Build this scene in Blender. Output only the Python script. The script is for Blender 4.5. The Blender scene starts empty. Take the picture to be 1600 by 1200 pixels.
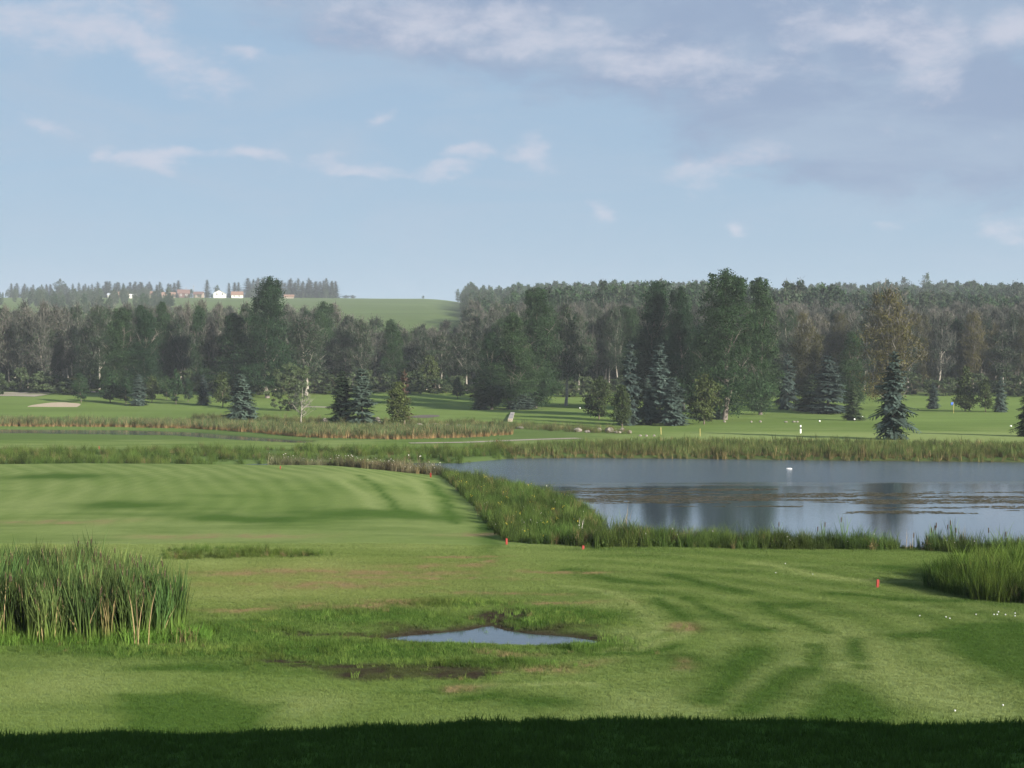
import bpy, math, random
import numpy as np
from mathutils import Vector, Matrix

# ------------------------------------------------------------------ camera, sky, sun, exposure
SC = bpy.context.scene
COL = SC.collection
F = 2462.0                    # focal length in photograph pixels (1600 wide)
CAMH = 7.3
PITCH = math.atan(30.0 / F)
cam_d = bpy.data.cameras.new('camera'); cam = bpy.data.objects.new('camera', cam_d); COL.objects.link(cam)
cam_d.sensor_width = 36.0; cam_d.lens = 36.0 * F / 1600.0
cam_d.clip_start = 0.1; cam_d.clip_end = 9000
cam.location = (0, 0, CAMH); cam.rotation_euler = (math.pi / 2 - PITCH, 0, 0)
SC.camera = cam

SUN_EL, SUN_AZ = 18.5, 46.0   # elevation; degrees to the right of straight behind the camera
sv = Vector((math.sin(math.radians(SUN_AZ)) * math.cos(math.radians(SUN_EL)),
             -math.cos(math.radians(SUN_AZ)) * math.cos(math.radians(SUN_EL)), math.sin(math.radians(SUN_EL))))
sun_d = bpy.data.lights.new('sun', 'SUN'); sun = bpy.data.objects.new('sun', sun_d); COL.objects.link(sun)
sun_d.energy = 5.0; sun_d.angle = math.radians(0.5); sun_d.color = (1.0, 0.93, 0.80)
sun.rotation_euler = sv.to_track_quat('Z', 'Y').to_euler(); sun.location = (40, -60, 60)

SC.view_settings.view_transform = 'Standard'; SC.view_settings.look = 'None'
SC.view_settings.gamma = 1.0; SC.view_settings.use_curve_mapping = False
SC.view_settings.exposure = 1.30
SC.cycles.max_bounces = 6; SC.cycles.diffuse_bounces = 3; SC.cycles.glossy_bounces = 3
SC.cycles.transmission_bounces = 3; SC.cycles.transparent_max_bounces = 6; SC.cycles.volume_bounces = 0
SC.cycles.use_denoising = True

W = bpy.data.worlds.new('World'); SC.world = W; W.use_nodes = True
nt = W.node_tree; nt.nodes.clear()
def N(tree, typ, **kw):
    n = tree.nodes.new(typ)
    for k, v in kw.items(): setattr(n, k, v)
    return n
def M2(tree, op, a, b=None, c=None, clamp=False):
    n = N(tree, 'ShaderNodeMath', operation=op); n.use_clamp = clamp
    for i, v in enumerate((a, b, c)):
        if v is None: continue
        if isinstance(v, (int, float)): n.inputs[i].default_value = v
        else: tree.links.new(v, n.inputs[i])
    return n.outputs[0]
def MIXC(tree, f, a, b, blend='MIX'):
    n = N(tree, 'ShaderNodeMix', data_type='RGBA', blend_type=blend)
    for i, v in ((0, f), (6, a), (7, b)):
        if isinstance(v, (int, float)): n.inputs[i].default_value = v
        elif isinstance(v, (tuple, list)): n.inputs[i].default_value = tuple(v) + ((1,) if len(v) == 3 else ())
        else: tree.links.new(v, n.inputs[i])
    return n.outputs[2]
def NOISE(tree, vec, scale, detail=4, rough=0.55, dist=0.0):
    n = N(tree, 'ShaderNodeTexNoise'); n.inputs['Scale'].default_value = scale
    n.inputs['Detail'].default_value = detail; n.inputs['Roughness'].default_value = rough
    n.inputs['Distortion'].default_value = dist
    if vec is not None: tree.links.new(vec, n.inputs['Vector'])
    return n.outputs['Fac']
def RAMP(tree, f, a, b, smooth=True):
    n = N(tree, 'ShaderNodeMapRange'); n.interpolation_type = 'SMOOTHSTEP' if smooth else 'LINEAR'
    n.inputs['From Min'].default_value = a; n.inputs['From Max'].default_value = b
    tree.links.new(f, n.inputs['Value']); return n.outputs['Result']

sky = N(nt, 'ShaderNodeTexSky', sky_type='NISHITA'); sky.sun_disc = False
sky.sun_elevation = math.radians(SUN_EL); sky.sun_rotation = math.radians(180 - SUN_AZ)
sky.air_density = 1.0; sky.dust_density = 1.2; sky.ozone_density = 1.5; sky.altitude = 600
bg = N(nt, 'ShaderNodeBackground'); bg.inputs['Strength'].default_value = 0.050
wo = N(nt, 'ShaderNodeOutputWorld'); nt.links.new(bg.outputs[0], wo.inputs[0])
tc = N(nt, 'ShaderNodeTexCoord')
sep = N(nt, 'ShaderNodeSeparateXYZ'); nt.links.new(tc.outputs['Generated'], sep.inputs[0])
# clouds live on the sky dome: azimuth and elevation in degrees
az = M2(nt, 'MULTIPLY', M2(nt, 'ARCTAN2', sep.outputs[0], sep.outputs[1]), 57.2958)
el = M2(nt, 'MULTIPLY', M2(nt, 'ARCSINE', sep.outputs[2]), 57.2958)
def comb(a, b):
    c = N(nt, 'ShaderNodeCombineXYZ'); nt.links.new(a, c.inputs[0]); nt.links.new(b, c.inputs[1]); return c.outputs[0]
el2 = M2(nt, 'MULTIPLY', el, 2.0)
vec = comb(az, el2)
n_big = NOISE(nt, vec, 0.055, 7, 0.62, 0.3)
n_mid = NOISE(nt, vec, 0.13, 8, 0.60, 0.5)
n_fine = NOISE(nt, vec, 0.42, 8, 0.66, 0.2)
n_wisp = NOISE(nt, comb(az, M2(nt, 'MULTIPLY', el, 3.6)), 0.11, 9, 0.62, 0.8)
# ragged outlines: the cloud bodies are looked up with a noise-shifted direction
wc = N(nt, 'ShaderNodeTexNoise'); wc.inputs['Scale'].default_value = 0.34; wc.inputs['Detail'].default_value = 6; nt.links.new(vec, wc.inputs['Vector'])
ws = N(nt, 'ShaderNodeSeparateXYZ'); nt.links.new(wc.outputs['Color'], ws.inputs[0])
azw = M2(nt, 'ADD', az, M2(nt, 'MULTIPLY', M2(nt, 'SUBTRACT', ws.outputs[0], 0.5), 3.0))
elw = M2(nt, 'ADD', el, M2(nt, 'MULTIPLY', M2(nt, 'SUBTRACT', ws.outputs[1], 0.5), 2.2))
def px_az(x): return math.degrees(math.atan((x - 800) / F))
def px_el(y): return math.degrees(math.atan((570 - y) / F))
def blob(x, y, rx, ry, rot=0.0):
    """soft elliptical cloud body at a direction of the dome"""
    cx, cy = px_az(x), px_el(y); rx, ry = rx / F * 57.3, ry / F * 57.3
    dx = M2(nt, 'SUBTRACT', azw, cx); dy = M2(nt, 'SUBTRACT', elw, cy)
    c, s = math.cos(rot), math.sin(rot)
    u = M2(nt, 'DIVIDE', M2(nt, 'ADD', M2(nt, 'MULTIPLY', dx, c), M2(nt, 'MULTIPLY', dy, s)), rx)
    v = M2(nt, 'DIVIDE', M2(nt, 'SUBTRACT', M2(nt, 'MULTIPLY', dy, c), M2(nt, 'MULTIPLY', dx, s)), ry)
    q = M2(nt, 'ADD', M2(nt, 'MULTIPLY', u, u), M2(nt, 'MULTIPLY', v, v))
    return M2(nt, 'POWER', 2.718, M2(nt, 'MULTIPLY', q, -1.0))
def total(bl):
    acc = bl[0]
    for b in bl[1:]: acc = M2(nt, 'MAXIMUM', acc, b)
    return acc
grey_b = total([blob(1150, 80, 560, 120, -0.16), blob(1480, 200, 420, 115, -0.05), blob(780, 40, 380, 85, -0.12),
                blob(1300, 10, 600, 70, 0)])
white_b = total([blob(1445, 112, 95, 75), blob(1050, 100, 280, 44, -0.10), blob(720, 40, 300, 50, -0.05), blob(240, 90, 150, 50, -0.5),
                 blob(90, 60, 220, 50, 0.1), blob(160, 252, 34, 18), blob(260, 260, 130, 16), blob(400, 258, 60, 18),
                 blob(560, 264, 100, 16), blob(690, 266, 70, 16), blob(822, 240, 46, 28), blob(1185, 245, 70, 26), blob(1100, 268, 80, 30), blob(1340, 50, 140, 45),
                 blob(1140, 352, 26, 18), blob(1560, 368, 60, 22), blob(60, 215, 46, 20), blob(590, 187, 30, 14), blob(400, 92, 90, 22), blob(940, 328, 36, 20),
                 blob(1385, 360, 40, 14), blob(1580, 75, 80, 40), blob(880, 60, 200, 40), blob(730, 240, 50, 16)])
nf = M2(nt, 'SUBTRACT', n_fine, 0.5); nm = M2(nt, 'SUBTRACT', n_mid, 0.5)
grey_f = RAMP(nt, M2(nt, 'ADD', M2(nt, 'ADD', grey_b, M2(nt, 'MULTIPLY', nf, 0.9)), M2(nt, 'MULTIPLY', nm, 0.9)), 0.16, 0.66)
white_f = RAMP(nt, M2(nt, 'ADD', M2(nt, 'ADD', white_b, M2(nt, 'MULTIPLY', nf, 2.2)), M2(nt, 'MULTIPLY', nm, 0.6)), 0.30, 1.35)
wisp_f = M2(nt, 'MULTIPLY', RAMP(nt, n_wisp, 0.40, 0.72), 0.62)
away = M2(nt, 'MAXIMUM', RAMP(nt, M2(nt, 'ABSOLUTE', az), 19, 30), RAMP(nt, el, 13.5, 20))
gen_f = M2(nt, 'MULTIPLY', RAMP(nt, n_big, 0.46, 0.62), away)      # the same broken cloud goes on round the dome
hz = RAMP(nt, el, 9.0, -1.0)                                       # whitening towards the horizon by airlight
base = MIXC(nt, 0.85, sky.outputs[0], (2.62, 3.80, 5.25))
c0 = MIXC(nt, M2(nt, 'MULTIPLY', hz, 0.5), base, (2.85, 3.92, 5.05))
c1 = MIXC(nt, M2(nt, 'MULTIPLY', M2(nt, 'MAXIMUM', grey_f, gen_f), 0.85), c0, (2.30, 2.98, 4.32))
c2 = MIXC(nt, wisp_f, c1, (3.25, 4.15, 5.3))
c3 = MIXC(nt, M2(nt, 'MULTIPLY', white_f, 0.85), c2, (4.7, 4.95, 5.85))
nt.links.new(c3, bg.inputs['Color'])

# ------------------------------------------------------------------ helpers
rng = np.random.default_rng(7)
random.seed(7)
def vnoise(x, y, seed=0):
    x = np.asarray(x, float); y = np.asarray(y, float)
    xi = np.floor(x).astype(np.int64); yi = np.floor(y).astype(np.int64)
    fx = x - xi; fy = y - yi; fx = fx * fx * (3 - 2 * fx); fy = fy * fy * (3 - 2 * fy)
    def h(a, b):
        v = (a * 374761393 + b * 668265263 + seed * 974711) & 0x7fffffff
        v = ((v ^ (v >> 13)) * 1274126177) & 0x7fffffff
        return ((v ^ (v >> 16)) & 0xffff) / 65535.0
    return (h(xi, yi) * (1 - fx) + h(xi + 1, yi) * fx) * (1 - fy) + (h(xi, yi + 1) * (1 - fx) + h(xi + 1, yi + 1) * fx) * fy
def fbm(x, y, seed=0, o=4):
    s = 0; a = 0.5; t = 0
    for i in range(o):
        s = s + a * vnoise(x * 2 ** i, y * 2 ** i, seed + i * 17); t += a; a *= 0.5
    return s / t
def sstep(a, b, x):
    t = np.clip((np.asarray(x, float) - a) / (b - a), 0, 1); return t * t * (3 - 2 * t)
def ray(px, py):
    u = (px - 800) / F; v = -(py - 600) / F
    c, s = math.cos(PITCH), math.sin(PITCH)
    return np.array([u, c + v * s, v * c - s])
def on_plane(px, py, z=0.0):
    d = ray(px, py); t = (z - CAMH) / d[2]; return (d[0] * t, d[1] * t)
def project(x, y, z):
    c, s = math.cos(PITCH), math.sin(PITCH)
    dz = z - CAMH; dep = y * c - dz * s; up = y * s + dz * c
    return 800 + F * x / dep, 600 - F * up / dep
WL = -0.26                    # level of the ponds
def poly_px(pts, z=WL): return np.array([on_plane(a, b, z) for a, b in pts])
def sdf(P, x, y):
    """signed distance to a polygon, negative inside"""
    x = np.asarray(x, float); y = np.asarray(y, float)
    d = np.full(x.shape, 1e18); ins = np.zeros(x.shape, bool)
    n = len(P)
    for i in range(n):
        ax, ay = P[i]; bx, by = P[(i + 1) % n]
        ex, ey = bx - ax, by - ay; wx, wy = x - ax, y - ay
        t = np.clip((wx * ex + wy * ey) / (ex * ex + ey * ey + 1e-12), 0, 1)
        d = np.minimum(d, (wx - t * ex) ** 2 + (wy - t * ey) ** 2)
        cnd = ((ay > y) != (by > y))
        with np.errstate(divide='ignore', invalid='ignore'):
            cr = x < (bx - ax) * (y - ay) / (by - ay) + ax
        ins ^= (cnd & cr)
    d = np.sqrt(d); return np.where(ins, -d, d)

POND = poly_px([(330, 729), (400, 725), (500, 725), (640, 724), (720, 724), (800, 717), (900, 716), (1050, 717), (1200, 719), (1400, 721), (1600, 723), (1950, 727),
                (2150, 760), (2100, 850), (1800, 872), (1600, 866), (1400, 862), (1200, 857), (1050, 853), (960, 849), (915, 845), (880, 838),
                (935, 826), (944, 812), (905, 790), (845, 773), (770, 758), (705, 744), (640, 737), (540, 733), (420, 732), (340, 731)])
MARSH = poly_px([(-60, 671), (60, 672), (180, 672.5), (300, 676), (400, 684), (480, 690), (470, 692.5), (380, 688), (280, 681), (160, 679), (80, 678), (-60, 677)], -0.10)
PUD = poly_px([(606, 995), (640, 991), (690, 987), (740, 982), (765, 976), (785, 983), (830, 989), (880, 992), (928, 999), (920, 1005), (850, 1006), (760, 1003), (680, 1002)], -0.08)

PROF_L = np.array([(-400, 0), (0, 0), (230, 0), (262, .6), (310, 3.0), (330, 3.7), (390, 7.5), (450, 11.9), (600, 21.9), (900, 40.2), (1200, 58), (1500, 61), (3200, 50)])
PROF_R = np.array([(-400, 0), (0, 0), (240, 0), (272, .8), (330, 3.7), (450, 11), (600, 19), (800, 31.0), (1000, 41.0), (1200, 46), (1500, 48), (3200, 40)])
TERR = 1.64
def Zbase(x, y):
    x = np.asarray(x, float); y = np.asarray(y, float)
    k = sstep(-0.06, 0.02, x / np.maximum(y, 50))
    zl = (np.interp(y - 12, PROF_L[:, 0], PROF_L[:, 1]) + np.interp(y + 12, PROF_L[:, 0], PROF_L[:, 1])) / 2
    zr = (np.interp(y - 12, PROF_R[:, 0], PROF_R[:, 1]) + np.interp(y + 12, PROF_R[:, 0], PROF_R[:, 1])) / 2
    z = zl * (1 - k) + zr * k
    # mown knoll on the left, dropping to the pond behind it
    edge = -5.4 + (96 - y) * 0.17
    kn = sstep(64, 95, y) * sstep(113, 101, y) * sstep(edge + 3.2, edge - 7, x)
    z = z + .86 * kn + 0.25 * kn * (fbm(x / 14, y / 20, 3) - 0.5)
    z = z + (TERR + .0125 * np.clip(x, -14, 14) + .42 * (fbm(x / 3.1, y / 9 + 3, 25, 5) - .5)) * sstep(29.5, 24.0, y)
    # rolling of the far fairway and a gentle swell on the right
    z = z + 0.5 * (fbm(x / 26, y / 40, 11) - 0.5) * sstep(140, 200, y)
    z = z + 0.14 * (fbm(x / 6, y / 8, 5) - 0.5) * sstep(50, 60, y) * sstep(140, 110, y)
    z = z + 0.05 * (fbm(x / 2.2, y / 2.2, 6, 3) - 0.5) * sstep(120, 60, y)
    z = z + 4.0 * (fbm(x / 160, y / 160, 21) - 0.5) * sstep(500, 800, y)
    return z
def Zg(x, y):
    z = Zbase(x, y)
    for P, w, lv in ((POND, 1.3, WL), (MARSH, 1.0, -0.10)):
        s = sdf(P, x, y)
        z = z + (lv * 2 - .3 - z) * sstep(w, -w, s)
    s = sdf(PUD, x, y)
    z = z + (-0.16 - z) * sstep(1.3, -0.35, s)
    return z
def ground(px, py, far=False):
    d = ray(px, py)
    t = np.concatenate([np.arange(29.6, 400, 0.25), np.arange(400, 2000, 2.0)])
    x, y, z = d[0] * t, d[1] * t, CAMH + d[2] * t
    g = Zbase(x, y); hit = np.where(z <= g)[0]
    i = hit[0] if len(hit) else len(t) - 1
    return float(x[i]), float(y[i]), float(g[i])

# ---- mesh building
class MB:
    def __init__(s): s.v = []; s.f = []; s.m = []; s.lv = []; s.tp = []; s.n = 0
    def add(s, V, Fc, mat=0, lv=None, tip=None):
        V = np.asarray(V, float); Fc = np.asarray(Fc, np.int64)
        s.v.append(V); s.f.append(Fc + s.n); s.m.append(np.full(len(Fc), mat)); s.n += len(V)
        s.lv.append(np.full(len(Fc), 0.5) if lv is None else np.broadcast_to(lv, (len(Fc),)))
        s.tp.append(np.zeros(len(V)) if tip is None else np.asarray(tip, float))
    def box(s, c, d, mat=0, rz=0.0, taper=1.0):
        hx, hy, hz = d[0] / 2, d[1] / 2, d[2] / 2
        V = np.array([(-hx, -hy, -hz), (hx, -hy, -hz), (hx, hy, -hz), (-hx, hy, -hz), (-hx * taper, -hy * taper, hz), (hx * taper, -hy * taper, hz), (hx * taper, hy * taper, hz), (-hx * taper, hy * taper, hz)])
        cc, ss = math.cos(rz), math.sin(rz)
        V = np.column_stack([V[:, 0] * cc - V[:, 1] * ss, V[:, 0] * ss + V[:, 1] * cc, V[:, 2]]) + np.array(c)
        s.add(V, [(0, 3, 2, 1), (4, 5, 6, 7), (0, 1, 5, 4), (1, 2, 6, 5), (2, 3, 7, 6), (3, 0, 4, 7)], mat)
    def tube(s, pts, rad, k=6, mat=0, cap=True):
        pts = np.asarray(pts, float); n = len(pts); V = []
        for i in range(n):
            t = pts[min(i + 1, n - 1)] - pts[max(i - 1, 0)]; t = t / (np.linalg.norm(t) + 1e-9)
            a = np.cross(t, (0.3, 1, 0.1)); a /= np.linalg.norm(a) + 1e-9; b = np.cross(t, a)
            for j in range(k):
                an = 2 * math.pi * j / k; V.append(pts[i] + rad[i] * (a * math.cos(an) + b * math.sin(an)))
        Fq = [(i * k + j, i * k + (j + 1) % k, (i + 1) * k + (j + 1) % k, (i + 1) * k + j) for i in range(n - 1) for j in range(k)]
        s.add(V, Fq, mat)
        if cap:
            V2 = [pts[-1]] + [V[(n - 1) * k + j] for j in range(k)]
            s.add(V2, [(0, 1 + j, 1 + (j + 1) % k) for j in range(k)], mat)
    def lozenge(s, C, D, Wd, mat=0, lv=None):
        """leaf shapes: base C, axis D, half-width vectors Wd"""
        n = len(C); V = np.empty((n, 4, 3))
        V[:, 0] = C; V[:, 1] = C + D * 0.5 + Wd; V[:, 2] = C + D; V[:, 3] = C + D * 0.5 - Wd
        s.add(V.reshape(-1, 3), np.arange(n * 4).reshape(n, 4), mat, lv)
    def mesh(s, name, mats, smooth=False):
        me = bpy.data.meshes.new(name)
        V = np.concatenate(s.v); me.vertices.add(len(V)); me.vertices.foreach_set('co', V.ravel())
        tot = np.concatenate([np.full(len(f), f.shape[1]) for f in s.f]); lp = np.concatenate([f.ravel() for f in s.f])
        me.loops.add(len(lp)); me.loops.foreach_set('vertex_index', lp.astype(np.int32))
        me.polygons.add(len(tot)); st = np.concatenate([[0], np.cumsum(tot)[:-1]])
        me.polygons.foreach_set('loop_start', st.astype(np.int32))
        me.polygons.foreach_set('material_index', np.concatenate(s.m).astype(np.int32))
        a = me.attributes.new('lv', 'FLOAT', 'FACE'); a.data.foreach_set('value', np.concatenate(s.lv).astype(np.float32))
        a = me.attributes.new('tip', 'FLOAT', 'POINT'); a.data.foreach_set('value', np.concatenate(s.tp).astype(np.float32))
        me.update(calc_edges=True); me.validate()
        for m in mats: me.materials.append(m)
        me.polygons.foreach_set('use_smooth', np.full(len(tot), smooth))
        return me
def tag(o, label=None, cat=None, group=None, kind=None):
    if label: o['label'] = label
    if cat: o['category'] = cat
    if group: o['group'] = group
    if kind: o['kind'] = kind
    return o
def link(name, me, parent=None, loc=None):
    o = bpy.data.objects.new(name, me); COL.objects.link(o)
    if parent is not None: o.parent = parent
    if loc is not None: o.location = loc
    return o
def empty(name, loc, rz=0.0, sc=(1, 1, 1)):
    o = bpy.data.objects.new(name, None); COL.objects.link(o); o.location = loc; o.rotation_euler = (0, 0, rz); o.scale = sc
    o.empty_display_size = 0.3; return o

# ---- materials
def newmat(name):
    m = bpy.data.materials.new(name); m.use_nodes = True; t = m.node_tree; t.nodes.clear()
    out = N(t, 'ShaderNodeOutputMaterial'); return m, t, out
def plain(name, col, rough=0.8, var=0.12, scale=3.0, bump=0.0, spec=0.3):
    m, t, out = newmat(name); p = N(t, 'ShaderNodeBsdfPrincipled')
    tcx = N(t, 'ShaderNodeTexCoord'); n = NOISE(t, tcx.outputs['Object'], scale, 5, 0.6)
    c = MIXC(t, n, tuple(v * (1 - var * 2) for v in col), tuple(min(1, v * (1 + var * 2)) for v in col))
    t.links.new(c, p.inputs['Base Color']); p.inputs['Roughness'].default_value = rough; p.inputs['Specular IOR Level'].default_value = spec
    if bump:
        b = N(t, 'ShaderNodeBump'); b.inputs['Strength'].default_value = bump; b.inputs['Distance'].default_value = 0.05
        t.links.new(n, b.inputs['Height']); t.links.new(b.outputs[0], p.inputs['Normal'])
    t.links.new(p.outputs[0], out.inputs[0]); return m
def leafmat(name, col, var=0.5, trans=0.25, hue=None, objvar=0.25):
    """foliage: colour differs leaf by leaf and tree by tree"""
    m, t, out = newmat(name)
    at = N(t, 'ShaderNodeAttribute', attribute_name='lv'); oi = N(t, 'ShaderNodeObjectInfo')
    hue = hue or (col[0] * 1.35, col[1] * 1.1, col[2] * 0.8)
    c = MIXC(t, M2(t, 'MULTIPLY', oi.outputs['Random'], 0.8), col, hue)
    val = M2(t, 'ADD', M2(t, 'MULTIPLY', at.outputs['Fac'], 2 * var), 1 - var)
    val = M2(t, 'MULTIPLY', val, M2(t, 'ADD', M2(t, 'MULTIPLY', oi.outputs['Random'], 2 * objvar), 1 - objvar))
    hs = N(t, 'ShaderNodeHueSaturation'); t.links.new(c, hs.inputs['Color']); t.links.new(val, hs.inputs['Value'])
    d = N(t, 'ShaderNodeBsdfDiffuse'); tr = N(t, 'ShaderNodeBsdfTranslucent'); g = N(t, 'ShaderNodeBsdfGlossy'); g.inputs['Roughness'].default_value = 0.5
    g.inputs['Color'].default_value = (0.3, 0.33, 0.3, 1)
    for q in (d, tr): t.links.new(hs.outputs[0], q.inputs['Color'])
    mx = N(t, 'ShaderNodeMixShader'); mx.inputs[0].default_value = trans
    t.links.new(d.outputs[0], mx.inputs[1]); t.links.new(tr.outputs[0], mx.inputs[2])
    m2 = N(t, 'ShaderNodeMixShader'); m2.inputs[0].default_value = 0.03
    t.links.new(mx.outputs[0], m2.inputs[1]); t.links.new(g.outputs[0], m2.inputs[2])
    t.links.new(m2.outputs[0], out.inputs[0]); return m
def blademat(name, straw=(0.22, 0.16, 0.07), sh=0.0, trans=0.3, var=.7):
    """grass and reed blades: colour comes with each plant, dead straw-coloured foot where the plant has one"""
    m, t, out = newmat(name)
    ic = N(t, 'ShaderNodeAttribute', attribute_name='col', attribute_type='INSTANCER')
    at = N(t, 'ShaderNodeAttribute', attribute_name='lv'); tp = N(t, 'ShaderNodeAttribute', attribute_name='tip')
    val = M2(t, 'ADD', M2(t, 'MULTIPLY', at.outputs['Fac'], var), 1 - var / 2)
    hs = N(t, 'ShaderNodeHueSaturation'); t.links.new(ic.outputs['Color'], hs.inputs['Color']); t.links.new(val, hs.inputs['Value'])
    c = hs.outputs[0]
    if sh > 0:
        f = M2(t, 'MULTIPLY', RAMP(t, tp.outputs['Fac'], 0.62, 0.12), sh)
        c = MIXC(t, f, c, straw)
    d = N(t, 'ShaderNodeBsdfDiffuse'); tr = N(t, 'ShaderNodeBsdfTranslucent')
    for q in (d, tr): t.links.new(c, q.inputs['Color'])
    mx = N(t, 'ShaderNodeMixShader'); mx.inputs[0].default_value = trans
    t.links.new(d.outputs[0], mx.inputs[1]); t.links.new(tr.outputs[0], mx.inputs[2])
    t.links.new(mx.outputs[0], out.inputs[0]); return m

def watermat(name, rip_lo, rip_hi):
    m, t, out = newmat(name); p = N(t, 'ShaderNodeBsdfPrincipled')
    p.inputs['Base Color'].default_value = (0.050, 0.070, 0.088, 1); p.inputs['Roughness'].default_value = 0.03; p.inputs['IOR'].default_value = 1.333
    g = N(t, 'ShaderNodeNewGeometry'); sp = N(t, 'ShaderNodeSeparateXYZ'); t.links.new(g.outputs['Position'], sp.inputs[0])
    mp = N(t, 'ShaderNodeMapping'); t.links.new(g.outputs['Position'], mp.inputs[0]); mp.inputs['Scale'].default_value = (0.035, 0.22, 1)
    streak = NOISE(t, mp.outputs[0], 1.0, 4, 0.5, 0.3)
    w = M2(t, 'ADD', RAMP(t, sp.outputs[1], 92, 108), M2(t, 'MULTIPLY', M2(t, 'SUBTRACT', streak, 0.5), 1.5))
    wind = RAMP(t, w, 0.45, 0.85)
    mp2 = N(t, 'ShaderNodeMapping'); t.links.new(g.outputs['Position'], mp2.inputs[0]); mp2.inputs['Scale'].default_value = (1.0, 1.6, 1)
    n1 = NOISE(t, mp2.outputs[0], 3.0, 3, 0.6); 
    b = N(t, 'ShaderNodeBump'); b.inputs['Distance'].default_value = 0.1
    t.links.new(M2(t, 'ADD', M2(t, 'MULTIPLY', wind, rip_hi - rip_lo), rip_lo), b.inputs['Strength'])
    t.links.new(M2(t, 'ADD', M2(t, 'MULTIPLY', wind, .13 if rip_hi > rip_lo else 0.0), 0.03), p.inputs['Roughness'])   # ripples too small to see
    t.links.new(n1, b.inputs['Height']); t.links.new(b.outputs[0], p.inputs['Normal'])
    t.links.new(p.outputs[0], out.inputs[0]); return m

# ------------------------------------------------------------------ the ground
C_LIGHT = np.array((0.184, 0.226, 0.082)); C_MID = np.array((0.118, 0.170, 0.046)); C_DARK = np.array((0.047, 0.092, 0.018))
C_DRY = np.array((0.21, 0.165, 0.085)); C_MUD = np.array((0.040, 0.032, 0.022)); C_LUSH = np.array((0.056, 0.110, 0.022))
C_ROUGH = np.array((0.075, 0.115, 0.035)); C_FIELD = np.array((0.085, 0.122, 0.040)); C_WOOD = np.array((0.05, 0.055, 0.03))
def wpt(px, py): return ground(px, py)[:2]
def ell(px, py, rx, ry, k=0.0):
    x, y = wpt(px, py); _, y2 = wpt(px, py - ry); return (x, y, rx * y / F, max(abs(y2 - y), .2), k)
# mown swaths, worn thatch, mud and lush grass: real patches of turf, centre and size on the ground
DARKS = [ell(300, 1045, 90, 6), ell(700, 1082, 60, 4), ell(1400, 890, 40, 4), ell(600, 805, 150, 8), ell(380, 812, 120, 6), ell(200, 790, 90, 6), ell(90, 745, 90, 5), ell(830, 1103, 75, 14), ell(740, 1095, 50, 9),
         ell(1060, 1035, 50, 14), ell(1440, 998, 45, 9), ell(770, 800, 16, 40), ell(1240, 945, 60, 4)]
def wline(pts): return np.array([wpt(a, b) for a, b in pts])
# single mower passes: (points, half width in metres), and blocks mown the other way
D_PASS = [(wline(p), w) for p, w in (([(1020, 936), (1059, 957), (1081, 976), (1095, 987)], .30), ([(1070, 936), (1112, 954), (1144, 968), (1169, 980), (1195, 988)], .32), ([(1184, 944), (1216, 960), (1247, 972), (1285, 988)], .30),
          ([(895, 893), (962, 910), (1019, 915)], .5), ([(1050, 900), (1112, 916), (1160, 926)], .5), ([(1190, 1018), (1159, 1047), (1122, 1085), (1105, 1095)], .65), ([(1250, 1050), (1212, 1085), (1170, 1112)], .75),
          ([(1275, 1012), (1262, 1060)], .3), ([(1335, 1000), (1342, 1042)], .3), ([(670, 752), (695, 780), (712, 818)], .35), ([(560, 742), (600, 770), (622, 800)], .3),
          ([(1060, 1012), (990, 1022), (930, 1024)], .25), ([(1300, 930), (1400, 938), (1520, 940)], .4))]
L_PASS = [(wline(p), w) for p, w in (([(890, 917), (950, 926), (987, 947), (1019, 966), (1031, 982), (1012, 997), (975, 1007)], .30), ([(1081, 987), (1050, 1000), (1010, 1011), (930, 1018)], .28), ([(1300, 1040), (1269, 1060), (1206, 1097), (1175, 1128)], .45),
          ([(1235, 1040), (1200, 1060), (1144, 1091), (1105, 1110)], .4), ([(1180, 880), (1300, 905), (1450, 912)], .4), ([(640, 745), (660, 770), (675, 805)], .35), ([(520, 742), (570, 775), (590, 800)], .35), ([(1370, 1040), (1440, 1075), (1520, 1110)], .9), ([(760, 1078), (930, 1070)], .25))]
D_BLOCK = [np.array([wpt(a, b) for a, b in p]) for p in ([(1440, 993), (1500, 978), (1600, 972), (1700, 975), (1700, 1095), (1600, 1078), (1550, 1052), (1480, 1015)], [(1284, 1066), (1335, 1062), (1420, 1122), (1400, 1136), (1240, 1136), (1255, 1100)],
           [(185, 1082), (300, 1084), (420, 1106), (412, 1150), (180, 1150)])]
def near_line(L, x, y):
    m_ = np.zeros(np.shape(x)); wx = (fbm(x / 1.1, y / 1.6, 45) - .5) * .5; wy = (fbm(x / 1.1, y / 1.6, 47) - .5) * .9
    for P, w in L:
        d = np.full(np.shape(x), 1e9)
        for (ax, ay), (bx, by) in zip(P[:-1], P[1:]):
            ex, ey = bx - ax, by - ay; t = np.clip(((x - ax) * ex + (y - ay) * ey) / (ex * ex + ey * ey + 1e-9), 0, 1)
            d = np.minimum(d, np.hypot(x + wx - ax - t * ex, y + wy - ay - t * ey))
        m_ = np.maximum(m_, np.exp(-(d / w) ** 2))
    return m_
LIGHTS = [ell(100, 1075, 120, 40), ell(480, 1105, 90, 26), ell(1010, 1105, 130, 28), ell(985, 990, 40, 6), ell(1005, 965, 30, 6), ell(950, 948, 40, 4), ell(330, 880, 70, 8),
          ell(400, 930, 130, 8), ell(500, 885, 70, 8), ell(650, 855, 90, 6), ell(1500, 1095, 90, 26), ell(1330, 1010, 70, 30), ell(620, 780, 90, 14), ell(60, 790, 80, 12),
          ell(1180, 1070, 30, 22), ell(1275, 1075, 28, 25), ell(560, 745, 120, 6)]
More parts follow.
